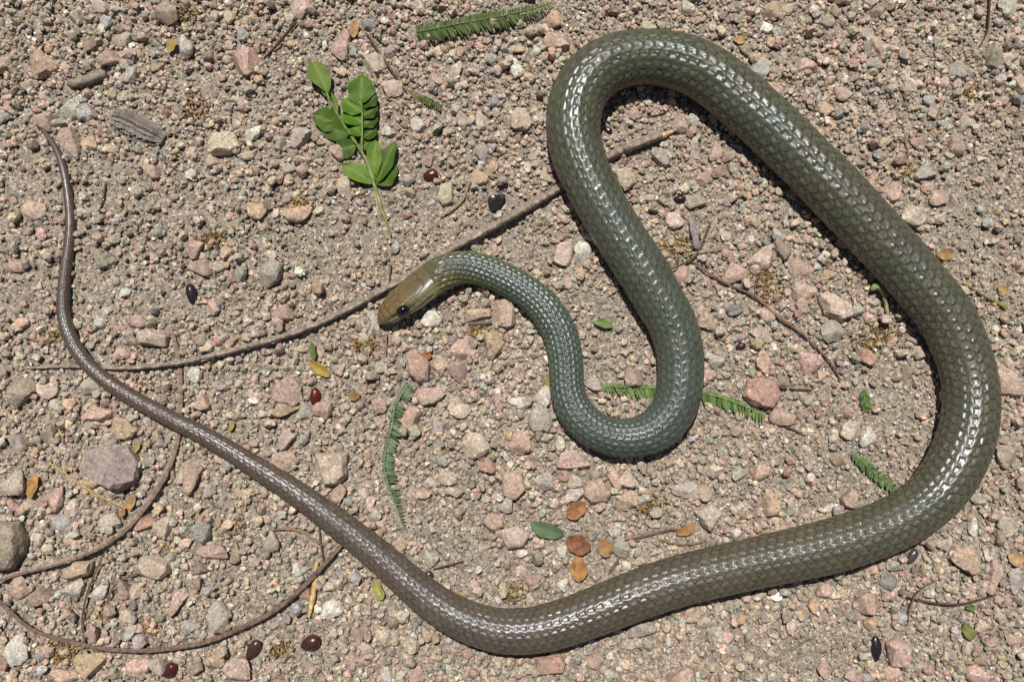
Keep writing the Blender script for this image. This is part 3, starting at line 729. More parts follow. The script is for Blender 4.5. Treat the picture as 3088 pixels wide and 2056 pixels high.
# ------------------------------------------------------------------ sticks, twigs, straws
def tube(name, pts, widths, z, col, label=None, cat=None, group=None, na=9, groove=0.12, flat=1.0, mat=None, seed=0, knots=0, step=6, parent=None, origin=None, tipcol=None, rough=0.08):
    """pts photo px; widths px (scalar or per point); z gap below (m)"""
    r = np.random.default_rng(seed + int(pts[0][0]) * 7 + int(pts[0][1]))
    pts = np.asarray(pts, float); wd = np.full(len(pts), widths, float) if np.isscalar(widths) else np.asarray(widths, float)
    zz = np.full(len(pts), z, float) if np.isscalar(z) else np.asarray(z, float)
    L = np.sum(np.hypot(np.diff(pts[:, 0]), np.diff(pts[:, 1]))); n = max(5, int(L / step))
    Q = spline(np.column_stack([pts, wd, zz]), n) if len(pts) > 2 else np.column_stack([np.linspace(pts[0][k], pts[-1][k], n) for k in (0, 1)] + [np.linspace(wd[0], wd[-1], n), np.linspace(zz[0], zz[-1], n)])
    wob = gsm(np.pad(r.normal(0, 1, n), 0), 2) if n > 12 else np.zeros(n)
    C = at(Q[:, 0], Q[:, 1], 0.001); m = mpp(C)
    rad = Q[:, 2] / 2 * m
    AVOID.extend([(q[0], q[1], q[2] * .5) for q in Q[::max(1, int(12 / step))]])
    if n > 12: rad = rad * (1 + 0.10 * wob)
    for _ in range(knots):
        c = r.uniform(.05, .95) * n; rad *= 1 + r.uniform(.15, .4) * np.exp(-((np.arange(n) - c) / 1.2) ** 2)
    C = at(Q[:, 0], Q[:, 1], hz(C[:, 0], C[:, 1]) + Q[:, 3] + rad * flat)
    if n > 12: C[:, 2] += wob * 0.00018; C[:, 0] += gsm(r.normal(0, 1, n), 2) * 0.00016
    T = np.gradient(C, axis=0); T /= np.linalg.norm(T, axis=1)[:, None]
    sd = np.cross(T, [0, 0, 1.0]); sd /= np.linalg.norm(sd, axis=1)[:, None]; U = np.cross(sd, T)
    th = np.arange(na) * 2 * math.pi / na
    prof = 1 + r.normal(0, groove, na)
    rr_ = rad[:, None] * prof[None] * (1 + r.normal(0, rough, (n, na)))
    rr_[0] *= .55; rr_[-1] *= .5
    P = C[:, None] + sd[:, None] * (np.cos(th) * rr_)[..., None] + U[:, None] * (np.sin(th) * rr_ * flat)[..., None]
    col = np.array(col); cv = np.broadcast_to(col, (n, na, 3)) * (1 + r.normal(0, .16, (1, na, 1))) * (1 + r.normal(0, .13, (n, 1, 1))) * (1 + r.normal(0, .08, (n, na, 1)))
    if tipcol is not None: cv = cv.copy(); cv[-2:] = tipcol
    P = P.reshape(-1, 3); org = C[n // 2] * [1, 1, 0] if origin is None else origin
    P = np.vstack([P, C[0], C[-1]]); cv = np.vstack([cv.reshape(-1, 3), cv[0, :1], cv[-1, :1]])
    j = np.arange(na); j2 = (j + 1) % na; n0 = n * na
    ca = np.stack([np.full(na, n0), j2, j], 1); cb = np.stack([np.full(na, n0 + 1), n0 - na + j, n0 - na + j2], 1)
    me = new_mesh(name, P - org, [tube_faces(n, na), ca, cb], mat or M_BARK, True, np.clip(cv, 0.004, .8), 50)
    o = link(name, me, parent, tuple(org) if parent is None else (0, 0, 0))
    if label: tag(o, label, cat or name.split("_")[-1], group)
    return o, org, C

GB = np.array(lin(160,144,130)) / 1.15; DB = np.array(lin(116,94,80)) / 1.2; RB = np.array(lin(112,76,60)) / 1.2; TN = np.array(lin(176,150,112)) / 1.25; GY = np.array(lin(140,130,118)) / 1.2
# the long stick runs under the snake's upper left loop and neck
LS = [(1995,409),(1900,446),(1830,478),(1760,522),(1685,571),(1600,622),(1487,686),(1380,744),(1290,797),(1210,848),(1150,880),(1068,925),(934,988),(800,1032),(625,1077),(536,1096),(402,1110),(312,1110),(223,1106),(89,1110)]
LW = [28,28,27,27,26,26,25,23,22,21,20,20,19,18,16,14,13,12,11,8]
LZ = np.array([1.6,1.0,.4,.2,.8,2.0,2.8,2.6,1.8,1.4,1.4,1.8,2.4,2.8,3.0,2.6,1.6,.6,.4,.6]) * 1e-3
root = empty("stick", at(1068,925,0) * [1,1,0]); ro = np.array(root.location)
tag(root, "long grey-brown stick passing under the snake's loop and neck, broken pale at one end", "stick")
tube("shaft", LS, LW, LZ, GB, na=12, knots=6, parent=root, origin=ro)
tube("broken_tip", [(1985,413),(2010,403),(2038,393)], [20,16,5], .0008, np.array(lin(212,182,140)) / 1.2, na=7, groove=.25, parent=root, origin=ro)
tube("bark_splinter", [(1345,760),(1372,744),(1410,738)], [5,7,3], .0034, np.array(lin(178,164,150)) / 1.2, na=6, parent=root, origin=ro)

tube("twig", [(513,984),(531,1046),(542,1109),(545,1171),(542,1247),(538,1305),(522,1376),(491,1445),(451,1508),(388,1584),(312,1642),(223,1682),(134,1709),(45,1731),(-30,1762)],
     [9,11,12,12,13,13,13,14,14,15,14,12,11,11,10], np.array([.8,.6,.2,.2,.2,.2,.8,2.0,2.6,3.0,3.2,3.2,3.2,3.2,3.0]) * 1e-3, np.array(lin(158,136,120)) / 1.15,
     "curved brown twig bending away from under the snake's tail past the largest grey stone", "twig", knots=4)
tube("twig", [(1034,1640),(979,1702),(898,1787),(800,1858),(670,1918),(580,1945),(446,1961),(312,1956),(201,1932),(112,1905),(58,1869),(-20,1795)],
     [14,15,16,16,15,15,14,14,13,12,11,10], np.array([1.2,1.8,2.2,2.2,2,2,2,2,2,2,2,2]) * 1e-3, np.array(lin(126,104,92)) / 1.15,
     "arched dark brown twig sweeping out from beside the snake's thinning tail", "twig", knots=5)
tw, o_, _ = tube("thin_twig", [(2087,787),(2171,845),(2270,890),(2337,948),(2400,992),(2444,1028),(2502,1091),(2538,1149)], [7,9,10,10,9,9,8,6], .0012, np.array(lin(128,96,82)) / 1.2,
     "thin branching brown twig lying across the ground inside the snake's big loop", "twig", na=7)
tube("side_branch", [(2142,668),(2104,760),(2070,790),(2018,814)], [4,6,6,4], .0022, DB, na=6, parent=tw, origin=o_)
tube("side_branch", [(2060,770),(2120,758),(2190,744)], [6,7,4], .0018, np.array(lin(168,144,118)) / 1.2, na=6, parent=tw, origin=o_)
def twig(name, pts, w, z, col, label, cat="twig", group=None, **k): return tube(name, pts, w, z * 1e-3, col, label, cat, group, na=k.pop("na", 6), **k)
twig("thin_twig", [(1100,98),(1112,112),(1166,192),(1229,281)], [4,7,8,5], 1.2, RB, "short reddish brown twig between the leafy sprig and the dark green feathery leaf")
twig("thin_twig", [(902,58),(845,125),(795,180)], [7,9,7], 1.2, RB, "dark brown twig lying up and left of the leafy sprig")
twig("thin_twig", [(2986,-20),(2980,67),(2975,100),(2955,140)], [7,7,6,4], 1.4, RB, "thin reddish twig beside the dark upright stone")
twig("thin_twig", [(319,549),(312,600),(297,645)], [6,9,6], .6, DB, "short dark twig lying right of the snake's tail tip")
twig("dry_grass_blade", [(1418,549),(1398,600),(1365,632),(1325,656)], [5,8,8,5], 1.0, TN, "curved tan grass blade left of the shiny black pebble", "grass blade", flat=.5)
twig("thin_twig", [(450,1738),(402,1731),(344,1767),(323,1815),(322,1840)], [4,6,7,7,5], 2.2, DB, "hair-thin curled dark twig below the large grey-white stone")
twig("thin_twig", [(312,1668),(290,1720),(262,1790),(248,1870),(256,1944)], [4,5,6,6,5], 1.6, DB, "thin dark twig running down to the arched dark twig")
twig("straw", [(148,1394),(250,1463),(310,1500),(378,1532)], [4,5,5,4], 2.4, np.array(lin(200,172,110)) / 1.2, "yellow straw thread lying below the largest grey stone", "straw")
twig("twig", [(1881,1626),(1948,1611),(2018,1594),(2066,1598)], [8,12,13,9], .8, np.array(lin(158,132,122)) / 1.2, "short grey-pink twig above the snake's lower body ending at a brown leaflet", na=8)
twig("thin_twig", [(1990,1628),(2046,1641),(2090,1638),(2133,1630)], [5,7,7,5], .5, np.array(lin(160,128,100)) / 1.2, "slim tan twig just below the short grey-pink one")
ft, o_, _ = twig("thin_twig", [(2734,1798),(2801,1816),(2870,1822),(2930,1814),(3004,1792)], [6,7,7,6,4], 1.4, np.array(lin(108,70,62)) / 1.2, "small forked dark twig below the snake's thick lower body")
tube("side_branch", [(2821,1748),(2775,1778),(2752,1810),(2740,1850),(2738,1886)], [4,6,6,5,4], .0018, DB, na=6, parent=ft, origin=o_)
twig("grass_stem", [(2464,1916),(2391,1954),(2312,2002)], [5,7,6], .6, np.array(lin(138,128,98)) / 1.2, "thin olive grass stem lying left of the shiny black seed", "grass stem")
twig("thin_twig", [(960,1580),(966,1640),(974,1695)], [4,6,5], 1.6, np.array(lin(140,116,90)) / 1.2, "upright thin twig above the speckled straw by the thinning tail")
twig("thin_twig", [(820,1597),(870,1594),(915,1606),(960,1640)], [5,8,8,5], .9, np.array(lin(150,122,100)) / 1.2, "bent tan twig left of the thinning tail")
twig("thin_twig", [(1868,1684),(1850,1708),(1836,1728)], [7,9,6], .6, DB, "short dark stub right of the cluster of brown leaflets")
twig("thin_twig", [(1178,792),(1175,826),(1172,866)], [4,6,5], 1.6, DB, "tiny upright twig touching the long stick beside the snake's head")
twig("thin_twig", [(1166,1005),(1164,1040),(1163,1072)], [8,7,5], .9, np.array(lin(160,128,112)) / 1.2, "tiny pinkish twig below the snake's snout")
twig("twig_piece", [(207,256),(250,246),(322,222)], [24,30,26], .2, np.array(lin(152,142,126)) / 1.2, "short thick grey twig piece with blunt ends above the tail tip", na=12, groove=.08)
twig("bark_chunk", [(340,356),(380,368),(440,398),(494,424)], [44,62,60,34], -.2, np.array(lin(138,128,120)) / 1.2, "grey weathered bark chunk with deep lengthwise grooves", "bark", na=40, groove=.20, flat=.55, step=5, rough=.07)
twig("bark_chip", [(2190,944),(2214,935),(2240,926)], [24,30,22], .2, np.array(lin(136,130,128)) / 1.2, "small striped grey bark chip beside the thin branching twig", "bark", na=16, groove=.2, flat=.6, step=4)
twig("twig_piece", [(2084,660),(2092,706),(2102,752)], [16,20,17], .3, np.array(lin(146,138,134)) / 1.2, "grey twig stub standing out from the fork of the thin branching twig", na=9)
twig("twig_piece", [(1412,978),(1450,976),(1484,974)], [13,15,13], .3, np.array(lin(128,116,112)) / 1.2, "short grey stick lying against the flat orange-pink chip", na=8)
twig("twig_piece", [(2382,1170),(2415,1172),(2450,1174)], [12,13,11], .2, np.array(lin(160,144,124)) / 1.2, "short tan stick right of the flat brick pink stone", na=8)
twig("thin_twig", [(2362,1282),(2395,1296),(2428,1314)], [5,7,5], .5, DB, "short dark twig left of the short feathery leaf")
twig("thin_twig", [(1306,1715),(1360,1702),(1400,1690)], [4,7,4], .8, RB, "short dark red twig above the snake's lowest bend")
twig("speckled_straw", [(956,1690),(952,1740),(944,1800),(931,1862)], [8,13,14,6], 1.6, np.array(lin(200,166,112)) / 1.2, "speckled tan straw crossing the arched dark twig's end", "straw", na=8, flat=.5)
twig("green_stalk", [(2905,852),(2960,886),(3010,912),(3038,928)], [7,9,11,15], 1.0, np.array(lin(170,160,104)) / 1.2, "pale olive stalk sticking out from beside the snake's big right bend", "stalk", na=8)
twig("thin_twig", [(2020,330),(1990,345),(1950,352)], [3,4,3], .6, RB, "hair-thin dark twig inside the snake's upper loop")
twig("twig_piece", [(2556,590),(2580,612),(2600,640)], [5,6,4], .5, np.array(lin(150,118,84)) / 1.2, "tiny tan stick outside the snake's straight upper body")
twig("straw", [(2722,350),(2730,420),(2742,480)], [3,5,4], 1.0, np.array(lin(186,138,84)) / 1.2, "tiny orange straw upright among stones outside the snake's straight body", "straw")
twig("grass_stem", [(2215,1620),(2216,1640),(2214,1660)], [4,5,3], 1.0, TN, "tiny tan stem end at the snake's thick lower body", "grass stem") if False else None

# pale curled sprout
tube("curled_sprout", [(2682,985),(2676,940),(2668,895),(2660,872),(2642,862),(2628,876)], [8,10,13,16,20,12], np.array([1,1.4,2,3,3,2.4]) * 1e-3, np.array(lin(176,184,124)) / 1.2,
     "pale green curled sprout inside the snake's big right bend", "sprout", na=8, mat=M_LEAF)

# ------------------------------------------------------------------ leaves
def leaf_mesh(L, W, col, shape=(1.0, 0.8), fold=0.18, curl=0.1, nx=14, ny=8, rib=None, thick=0.0002, wave=0.0, seed=0, matr=None, blunt=False):
    """leaf lying along +x from its base at the origin; real thickness"""
    r = np.random.default_rng(seed)
    t = np.linspace(0, 1, nx + 1)
    wprof = np.sin(np.pi * np.clip(t, 0, 1) ** shape[0]) ** shape[1]
    wprof = np.maximum(wprof, 0.03)
    vv = np.linspace(-1, 1, ny + 1)
    T, Vv = np.meshgrid(t, vv, indexing='ij')
    ph = r.uniform(0, 6.28, 6)
    edge = 1 + np.where(Vv > 0, .07 * np.sin(5 * T + ph[0]) + .05 * np.sin(13 * T + ph[1]), .07 * np.sin(5 * T + ph[2]) + .05 * np.sin(15 * T + ph[3]))
    x = T * L; y = Vv * wprof[:, None] * W / 2 * edge + .05 * W * np.sin(3.2 * T + ph[4])
    z = fold * np.abs(y) * 1.0 + curl * L * (T - .5) ** 2 * -1.0 + wave * W * np.sin(T * 11 + seed) * np.abs(Vv) + .05 * W * np.sin(4 * T + ph[5]) * Vv
    up_ = np.stack([x, y, z + thick / 2], -1).reshape(-1, 3); dn = np.stack([x, y, z - thick / 2], -1).reshape(-1, 3)
    n1 = len(up_); a = np.arange(nx)[:, None] * (ny + 1) + np.arange(ny)[None]
    q = np.stack([a, a + ny + 1, a + ny + 2, a + 1], -1).reshape(-1, 4)
    fd = q[:, ::-1] + n1
    rim = [i * (ny + 1) for i in range(nx + 1)] + [nx * (ny + 1) + j for j in range(1, ny + 1)] + [i * (ny + 1) + ny for i in range(nx - 1, -1, -1)] + [j for j in range(ny - 1, 0, -1)]
    rim = np.array(rim); r2 = np.roll(rim, -1); fs = np.stack([r2, rim, rim + n1, r2 + n1], 1)
    col = np.array(col); c = np.broadcast_to(col, (nx + 1, ny + 1, 3)).copy()
    if rib is not None:
        k = np.exp(-(Vv / (0.10 + .1 * (ny < 6))) ** 2)[..., None]; c = c * (1 - .45 * k) + np.array(rib) * .45 * k
        vein = (0.5 + .5 * np.cos((T * 7 + np.abs(Vv) * -1.6) * 2 * math.pi))[..., None] ** 6
        c = c * (1 + .18 * vein)
    c = c.reshape(-1, 3)
    return new_mesh("leaf_blade", np.vstack([up_, dn]), np.vstack([q, fd, fs]), matr or M_LEAF, True, np.clip(np.vstack([c, c * .92]), .003, .8), 60)

def orient(o, b, t, roll=0.0):
    d = Vector(t - b).normalized(); sd = Vector((0, 0, 1)).cross(d).normalized(); up_ = d.cross(sd)
    M = Matrix((d, sd, up_)).transposed().to_4x4() @ Matrix.Rotation(roll, 4, 'X')
    o.rotation_euler = M.to_euler()

def put_leaf(name, base, tip, wpx, col, zb=.0015, zt=.0025, parent=None, origin=None, roll=0.0, label=None, cat="leaf", group=None, **k):
    b = at(base[0], base[1], zb + float(hz(*at(base[0], base[1], 0)[:2]))); t = at(tip[0], tip[1], zt + float(hz(*at(tip[0], tip[1], 0)[:2])))
    L = float(np.linalg.norm(t - b)); m = float(mpp(b))
    for f in np.linspace(.12, .88, 4): AVOID.append((base[0] + f * (tip[0] - base[0]), base[1] + f * (tip[1] - base[1]), wpx * .40))
    me = leaf_mesh(L, wpx * m, col, **k)
    o = link(name, me, parent, tuple(b if origin is None else b - origin)); orient(o, b, t, roll)
    if label: tag(o, label, cat, group)
    return o

def G(r, g, b): return np.array(lin(r, g, b)) / 1.25
# leafy sprig
so = at(1100, 460, 0) * [1, 1, 0]
sp = empty("leafy_sprig", so); tag(sp, "fresh green sprig with rounded leaflets lying left of the long stick", "sprig")
tube("stem", [(1178,712),(1165,670),(1153,638),(1128,554),(1108,491),(1090,455)], [6,8,9,10,10,9], np.array([.6,1,1.4,2.2,2.8,3]) * 1e-3, G(156,166,98), na=8, mat=M_LEAF, parent=sp, origin=so, groove=.05)
tube("side_stem", [(1092,462),(1079,440),(1050,397),(1019,348),(996,308),(981,268)], [8,8,8,7,7,5], np.array([3,3.2,3.6,4,4.4,4.6]) * 1e-3, G(150,176,92), na=8, mat=M_LEAF, parent=sp, origin=so, groove=.05)
tube("side_stem", [(1091,458),(1092,430),(1092,357),(1090,300)], [7,7,6,4], np.array([3,3.4,4,4.4]) * 1e-3, G(150,178,86), na=8, mat=M_LEAF, parent=sp, origin=so, groove=.05)
RIBG = G(165, 195, 110)
LEAVES = [((987,282),(948,182),54,(112,150,62),(1.35,.55),4.6,5.5,.1),((982,292),(966,236),18,(104,138,64),(1.1,.8),3.5,3.6,.5),((1018,342),(1000,276),15,(106,140,66),(1,.8),3.8,3.6,.4),
 ((1034,376),(944,348),58,(88,128,46),(1.2,.5),3.4,3.6,-.2),((1054,406),(968,388),50,(82,124,44),(1.1,.55),3.0,2.6,-.3),((1074,436),(1012,452),52,(78,116,44),(1.0,.55),2.6,2,-.2),((1040,392),(1070,370),36,(98,142,50),(.9,.6),3.4,3.6,.3),
 ((1090,318),(1086,222),70,(86,134,36),(.78,.85),4.2,4.4,0.0),((1092,342),(1038,296),60,(90,142,40),(1,.6),3.9,4.2,.35),((1092,372),(1038,334),58,(92,144,42),(1,.6),3.7,4.0,.35),((1092,408),(1050,372),50,(88,138,42),(1,.6),3.4,3.6,.35),
 ((1090,326),(1135,286),48,(64,100,34),(1,.6),3.8,3.2,-.45),((1090,354),(1137,320),48,(70,106,38),(1,.6),3.6,3.0,-.45),((1090,384),(1137,350),46,(66,102,36),(1,.6),3.4,2.8,-.45),((1090,414),(1136,388),46,(68,106,36),(1,.6),3.2,2.6,-.45),((1090,448),(1126,412),48,(72,112,38),(1,.6),3.0,2.6,-.4),
 ((1126,553),(1032,495),50,(112,158,58),(1.0,.6),2.8,3.4,.15),((1122,542),(1114,494),34,(104,150,54),(1.1,.6),2.8,3.0,.1),((1129,538),(1133,422),42,(112,158,60),(1.25,.6),2.8,5.0,.1),((1138,554),(1188,424),48,(84,124,46),(.9,.75),2.6,4.4,-.5),((1136,558),(1194,494),60,(80,120,44),(.9,.6),2.2,2.4,-.35)]
for i, (b, t, w, c, shp, zb, zt, rl) in enumerate(LEAVES):
    put_leaf("leaflet", b, t, w * 1.16, G(*c) * np.array([1.06, .86, .72]), zb * 1e-3, zt * 1e-3, sp, so, rl * .55, shape=shp, fold=.12, curl=.12, rib=RIBG * .75, wave=.05, seed=i)

# feathery leaves: a stalk and two rows of narrow leaflets
def feathery(label, pts, spacing, lf, rt, wpx, col, z=2.2, ang=72, stalk=6, lean=(.0, .0), gaps=(), seed=0, zs=None, taper=(.75, .6)):
    r = np.random.default_rng(seed)
    n = int(np.sum(np.hypot(*np.diff(np.array(pts, float), axis=0).T)) / spacing)
    mid = pts[len(pts) // 2]; org = at(mid[0], mid[1], 0) * [1, 1, 0]
    e = empty("feathery_leaf", org); tag(e, label, "leaf")
    zz = np.full(len(pts), z * 1e-3) if zs is None else np.array(zs) * 1e-3
    tube("stalk", pts, [stalk] + [stalk * .9] * (len(pts) - 2) + [stalk * .5], zz, np.array(col) * 1.35, na=6, mat=M_LEAF, parent=e, origin=org, groove=.04)
    Q = spline(np.column_stack([pts, zz]), n); m = float(mpp(at(mid[0], mid[1], 0)))
    AVOID.extend([(q[0], q[1], 15) for q in Q[::2]])
    T = np.gradient(Q[:, :2], axis=0); H = np.arctan2(-T[:, 1], T[:, 0])
    shp = {}
    for side_, Ls, key in ((1, lf, 'l'), (-1, rt, 'r')):
        if not Ls: continue
        for v in range(3):
            shp[key, v] = leaf_mesh(1.0, wpx / Ls, np.array(col) * (0.82 + .18 * v), shape=(.9, .55), fold=.2 * (v - 1), curl=.12 * v, nx=6, ny=2, thick=.014, seed=v)
        for i in range(n):
            f = i / (n - 1)
            if any(a <= f <= b for a, b in gaps) or r.uniform() < .04: continue
            L = Ls * m * (taper[0] + (1 - taper[0]) * min(1, f * 5)) * (1 - (1 - taper[1]) * max(0, (f - .6) / .4)) * r.uniform(.85, 1.08)
            p = at(Q[i, 0], Q[i, 1], Q[i, 2] + stalk * .5 * m + hz(*(at(Q[i, 0], Q[i, 1], 0)[:2])))
            o = link("leaflet", shp[key, int(r.integers(3))], e, tuple(p - org))
            o.scale = (L, L, L)
            o.rotation_euler = (r.normal(.35 * side_, .3), lean[0 if side_ > 0 else 1] + r.normal(0, .10), H[i] + side_ * math.radians(ang) + r.normal(0, .07))
    return e
feathery("dark green feathery leaf with comb-like leaflets lying outside the snake's upper left loop", [(1257,98),(1330,84),(1400,70),(1510,50),(1600,30),(1668,8)], 5.5, 24, 42, 8, G(100,118,68), z=3.0, seed=1, taper=(1.0, .35))
feathery("bright green feathery leaf pinned under the snake's small lower loop", [(1819,1160),(1880,1166),(1984,1170),(2050,1174),(2118,1184),(2200,1206),(2301,1246)], 9.0, 10, 40, 13, G(124,152,88), z=1.8, seed=2, taper=(.6, .7), zs=[2.0,1.8,.6,.2,.6,1.8,2.2], gaps=((.36,.60),), ang=70)
feathery("narrow bluish green feathery leaf hanging down below the snake's head", [(1231,1158),(1210,1190),(1192,1225),(1180,1290),(1165,1350),(1158,1400),(1163,1430),(1180,1490),(1200,1540),(1216,1588)], 10.0, 34, 9, 11, G(126,146,108), z=2.2, seed=3, stalk=5, taper=(1, .3))
feathery("short green feathery leaf reaching to the snake's thick lower body", [(2564,1362),(2600,1392),(2640,1428),(2676,1456),(2706,1482)], 6.5, 24, 24, 7, G(122,148,94), z=2.0, seed=4, stalk=6, ang=58, taper=(.5, 1.0))
feathery("tiny green feathery sprig standing inside the snake's big right bend", [(2604,1176),(2606,1195),(2610,1216),(2613,1234)], 6, 22, 22, 8, G(104,132,72), z=1.6, seed=5, stalk=4, ang=48, taper=(.6, .8))
feathery("small curled green frond left of the bright white pebbles beside the leafy sprig", [(1260,290),(1285,302),(1305,312),(1328,324)], 6, 12, 14, 8, G(104,120,56), z=1.4, seed=6, stalk=5, ang=75, taper=(.7, .9))

def single(label, b, t, w, col, name="leaf", mat=None, cat="leaf", zb=1.6, zt=2.2, roll=.15, **k):
    k.setdefault("seed", int(b[0] + b[1])); k.setdefault("wave", .06)
    g = G(*col); g = g * .82 + g.mean() * .18
    return put_leaf(name, b, t, w, g * .95, zb * 1e-3, zt * 1e-3, None, None, roll, label, cat, None, matr=mat or M_LEAF, **k)
single("small bright green leaf lying between the neck and the snake's slim middle", (1848,986), (1790,968), 26, (132,158,76), "leaflet", shape=(.9,.6), fold=.3, zb=2.2, zt=2.8, rib=RIBG)
single("dull green oval leaf beside the brown leaflets", (1600,1578), (1700,1614), 46, (112,138,90), "leaflet", shape=(1.05,.5), fold=.25)
single("yellow leaflet lying below the long stick", (930,1088), (994,1134), 30, (206,174,44), "leaflet", shape=(1.05,.55), fold=.35, zb=2.4, zt=1.8)
single("small upright green leaflet touching the yellow one", (939,1030), (947,1088), 22, (118,140,54), "leaflet", shape=(1,.6), zb=2.6)
single("brown leaflet, topmost of the cluster above the snake", (1712,1562), (1766,1512), 46, (186,124,66), "dry_leaflet", M_DRY, shape=(.9,.6), fold=.3)
single("dark brown folded leaflet in the middle of the cluster", (1708,1622), (1782,1656), 56, (164,102,62), "dry_leaflet", M_DRY, shape=(1,.55), fold=.35)
single("orange-brown spoon-shaped leaflet, lowest of the cluster", (1742,1668), (1744,1754), 52, (196,140,70), "dry_leaflet", M_DRY, shape=(1.3,.6), fold=.15)
single("round orange-brown leaflet right of the cluster", (1806,1630), (1842,1674), 50, (188,142,84), "dry_leaflet", M_DRY, shape=(1,.5), fold=.3)
single("small brown leaflet at the end of the short grey-pink twig", (2040,1612), (2096,1584), 30, (192,134,68), "dry_leaflet", M_DRY, shape=(.9,.65))
single("pale yellow-green leaflet left of the thinning tail", (1128,1746), (1154,1808), 32, (186,180,78), "leaflet", shape=(1.1,.55), rib=G(210,200,110))
single("orange dry leaflet beside a light grey stone near the rock", (106,1432), (92,1502), 38, (204,150,76), "dry_leaflet", M_DRY, shape=(1,.45), zb=2.6, zt=2.4)
single("tan dry leaflet against the curved brown twig", (404,1488), (388,1540), 30, (204,156,96), "dry_leaflet", M_DRY, shape=(1,.6), zb=2.2)
single("small orange dry leaflet beside the tan one at the curved twig", (374,1528), (366,1562), 18, (188,126,64), "dry_leaflet", M_DRY, shape=(1,.6))
single("small mustard yellow leaflet beside a light grey stone in the upper gravel", (506,156), (528,118), 28, (198,166,60), "leaflet", shape=(1,.5), zb=3.0, zt=3.2)
single("tan dry leaflet standing above the pink stones by the leafy sprig", (1066,114), (1072,62), 26, (206,158,98), "dry_leaflet", M_DRY, shape=(1,.45), zb=2.4, zt=2.4)
single("tiny bright green leaf scrap near the small forked dark twig", (2912,1832), (2942,1830), 18, (110,140,50), "leaf_scrap", shape=(1,.6))
single("wilted yellow-green leaf below the small forked dark twig", (2912,1876), (2930,1932), 34, (150,150,74), "leaf", shape=(1,.6), wave=.12)
single("pale yellow leaflet at the underside of the snake's lower body", (1948,1862), (1994,1856), 18, (196,190,84), "leaflet", shape=(1,.6))
single("orange-brown leaf scrap outside the snake's big right bend", (2824,768), (2878,764), 36, (190,146,86), "dry_leaf", M_DRY, shape=(1,.6), wave=.1)
single("tan leaf right of the pink-tan stone beyond the snake's lower body", (3044,1668), (3084,1702), 40, (214,172,116), "dry_leaf", M_DRY, shape=(1,.5))
single("yellow-green leaf scrap touching the outside of the neck's lower bend", (1640,1172), (1656,1138), 20, (184,170,66), "leaf_scrap", shape=(1,.6))
single("yellow leaf scrap above the snake's thin tail", (690,1300), (706,1270), 14, (200,176,76), "leaf_scrap", shape=(1,.6))
single("yellow-green leaf scrap at the top edge of the largest grey stone", (404,1366), (420,1332), 18, (206,190,96), "leaf_scrap", shape=(1,.6))
single("orange leaf fragment above the dark red seed", (1052,1198), (1086,1190), 26, (190,142,66), "dry_leaf", M_DRY, shape=(1,.6))
single("dark orange leaf fragment wedged between pink stones under the head", (1272,1068), (1302,1076), 26, (184,112,62), "dry_leaf", M_DRY, shape=(1,.6))
single("amber leaf fragment right of the snake's bend beside a pebble", (3010,862), (3040,884), 26, (190,150,72), "dry_leaf", M_DRY, shape=(1,.6))
single("small yellow leaf fragment beside the outer upper loop", (2212,118), (2248,128), 22, (206,160,80), "dry_leaf", M_DRY, shape=(1,.6))
single("tan leaf fragment near the lowest bend's inner side", (1386,1782), (1402,1806), 22, (196,164,96), "dry_leaf", M_DRY, shape=(1,.6))

# ------------------------------------------------------------------ seeds
def seed(label, px, py, l, w, ang, col, name="seed", cat="seed", z=.55, flat=.75, pinch=.0, sd=0):
    D, F = ICO[4]; V = D.copy(); t = V[:, 0]
    egg = 1 + .14 * t - pinch * t * t
    V[:, 1] *= egg; V[:, 2] *= egg * flat
    V[:, 1] += .10 * (t * t - .4)                                    # slightly bean-shaped
    V *= (1 + .035 * np.exp(-(V[:, 2] / .08) ** 2))[:, None]         # seam
    off = Vector((sd * 3.1, px * .1, py * .1))
    V *= (1 + np.array([mnoise.noise(Vector(p) * 2.0 + off) for p in V]) * .06)[:, None]
    for f in (-.3, 0, .3): AVOID.append((px + f * l * math.cos(math.radians(ang)), py - f * l * math.sin(math.radians(ang)), w * .5))
    p0 = at(px, py, .001); m = float(mpp(p0)); V = V * [l / 2 * m, w / 2 * m, w / 2 * m]
    c = np.array(G(*col))[None] * (1 + .3 * D[:, :1] * .3)
    o = link(name, new_mesh("seed_shape", V, F, M_SEED, True, np.clip(np.repeat(c, 1, 0) + 0 * V, .002, .8)))
    o.rotation_euler = (0.12, -.1, math.radians(ang)); o.location = tuple(at(px, py, float(hz(p0[0], p0[1])) + w / 2 * m * flat * (z + .35)))
    tag(o, label, cat); return o
seed("dark red glossy seed below the yellow leaflet", 949, 1196, 54, 30, 82, (104,40,28), pinch=.1)
seed("maroon oval seed right of the leafy sprig", 1298, 527, 44, 32, 20, (92,40,36))
seed("matt black seed right of the snake's tail", 576, 885, 60, 30, 100, (48,42,46))
seed("large dark brown seed below the arched dark twig's end", 936, 1938, 62, 44, 25, (78,46,40))
seed("dark brown seed leaning against a stone below the arched dark twig", 763, 1958, 66, 34, 60, (74,54,48))
seed("dark red seed at the bottom beside grey pebbles", 513, 2021, 50, 34, 60, (82,42,38))
seed("shiny black seed, long and pointed, left of the round pink-grey stone", 2643, 1954, 74, 30, 92, (46,38,44), pinch=.25)
seed("small dark grey seed just below the snake's thick lower body", 2752, 1677, 50, 26, 60, (82,74,76))
seed("small black seed inside the curl of the upper left loop", 1833, 392, 28, 16, -30, (40,32,32))
seed("dark seed half under the thinning tail's upper side", 1290, 1735, 34, 26, 30, (84,52,44))
seed("small dark maroon seed right of the snake's slim middle", 2234, 1044, 30, 20, 20, (80,38,40))
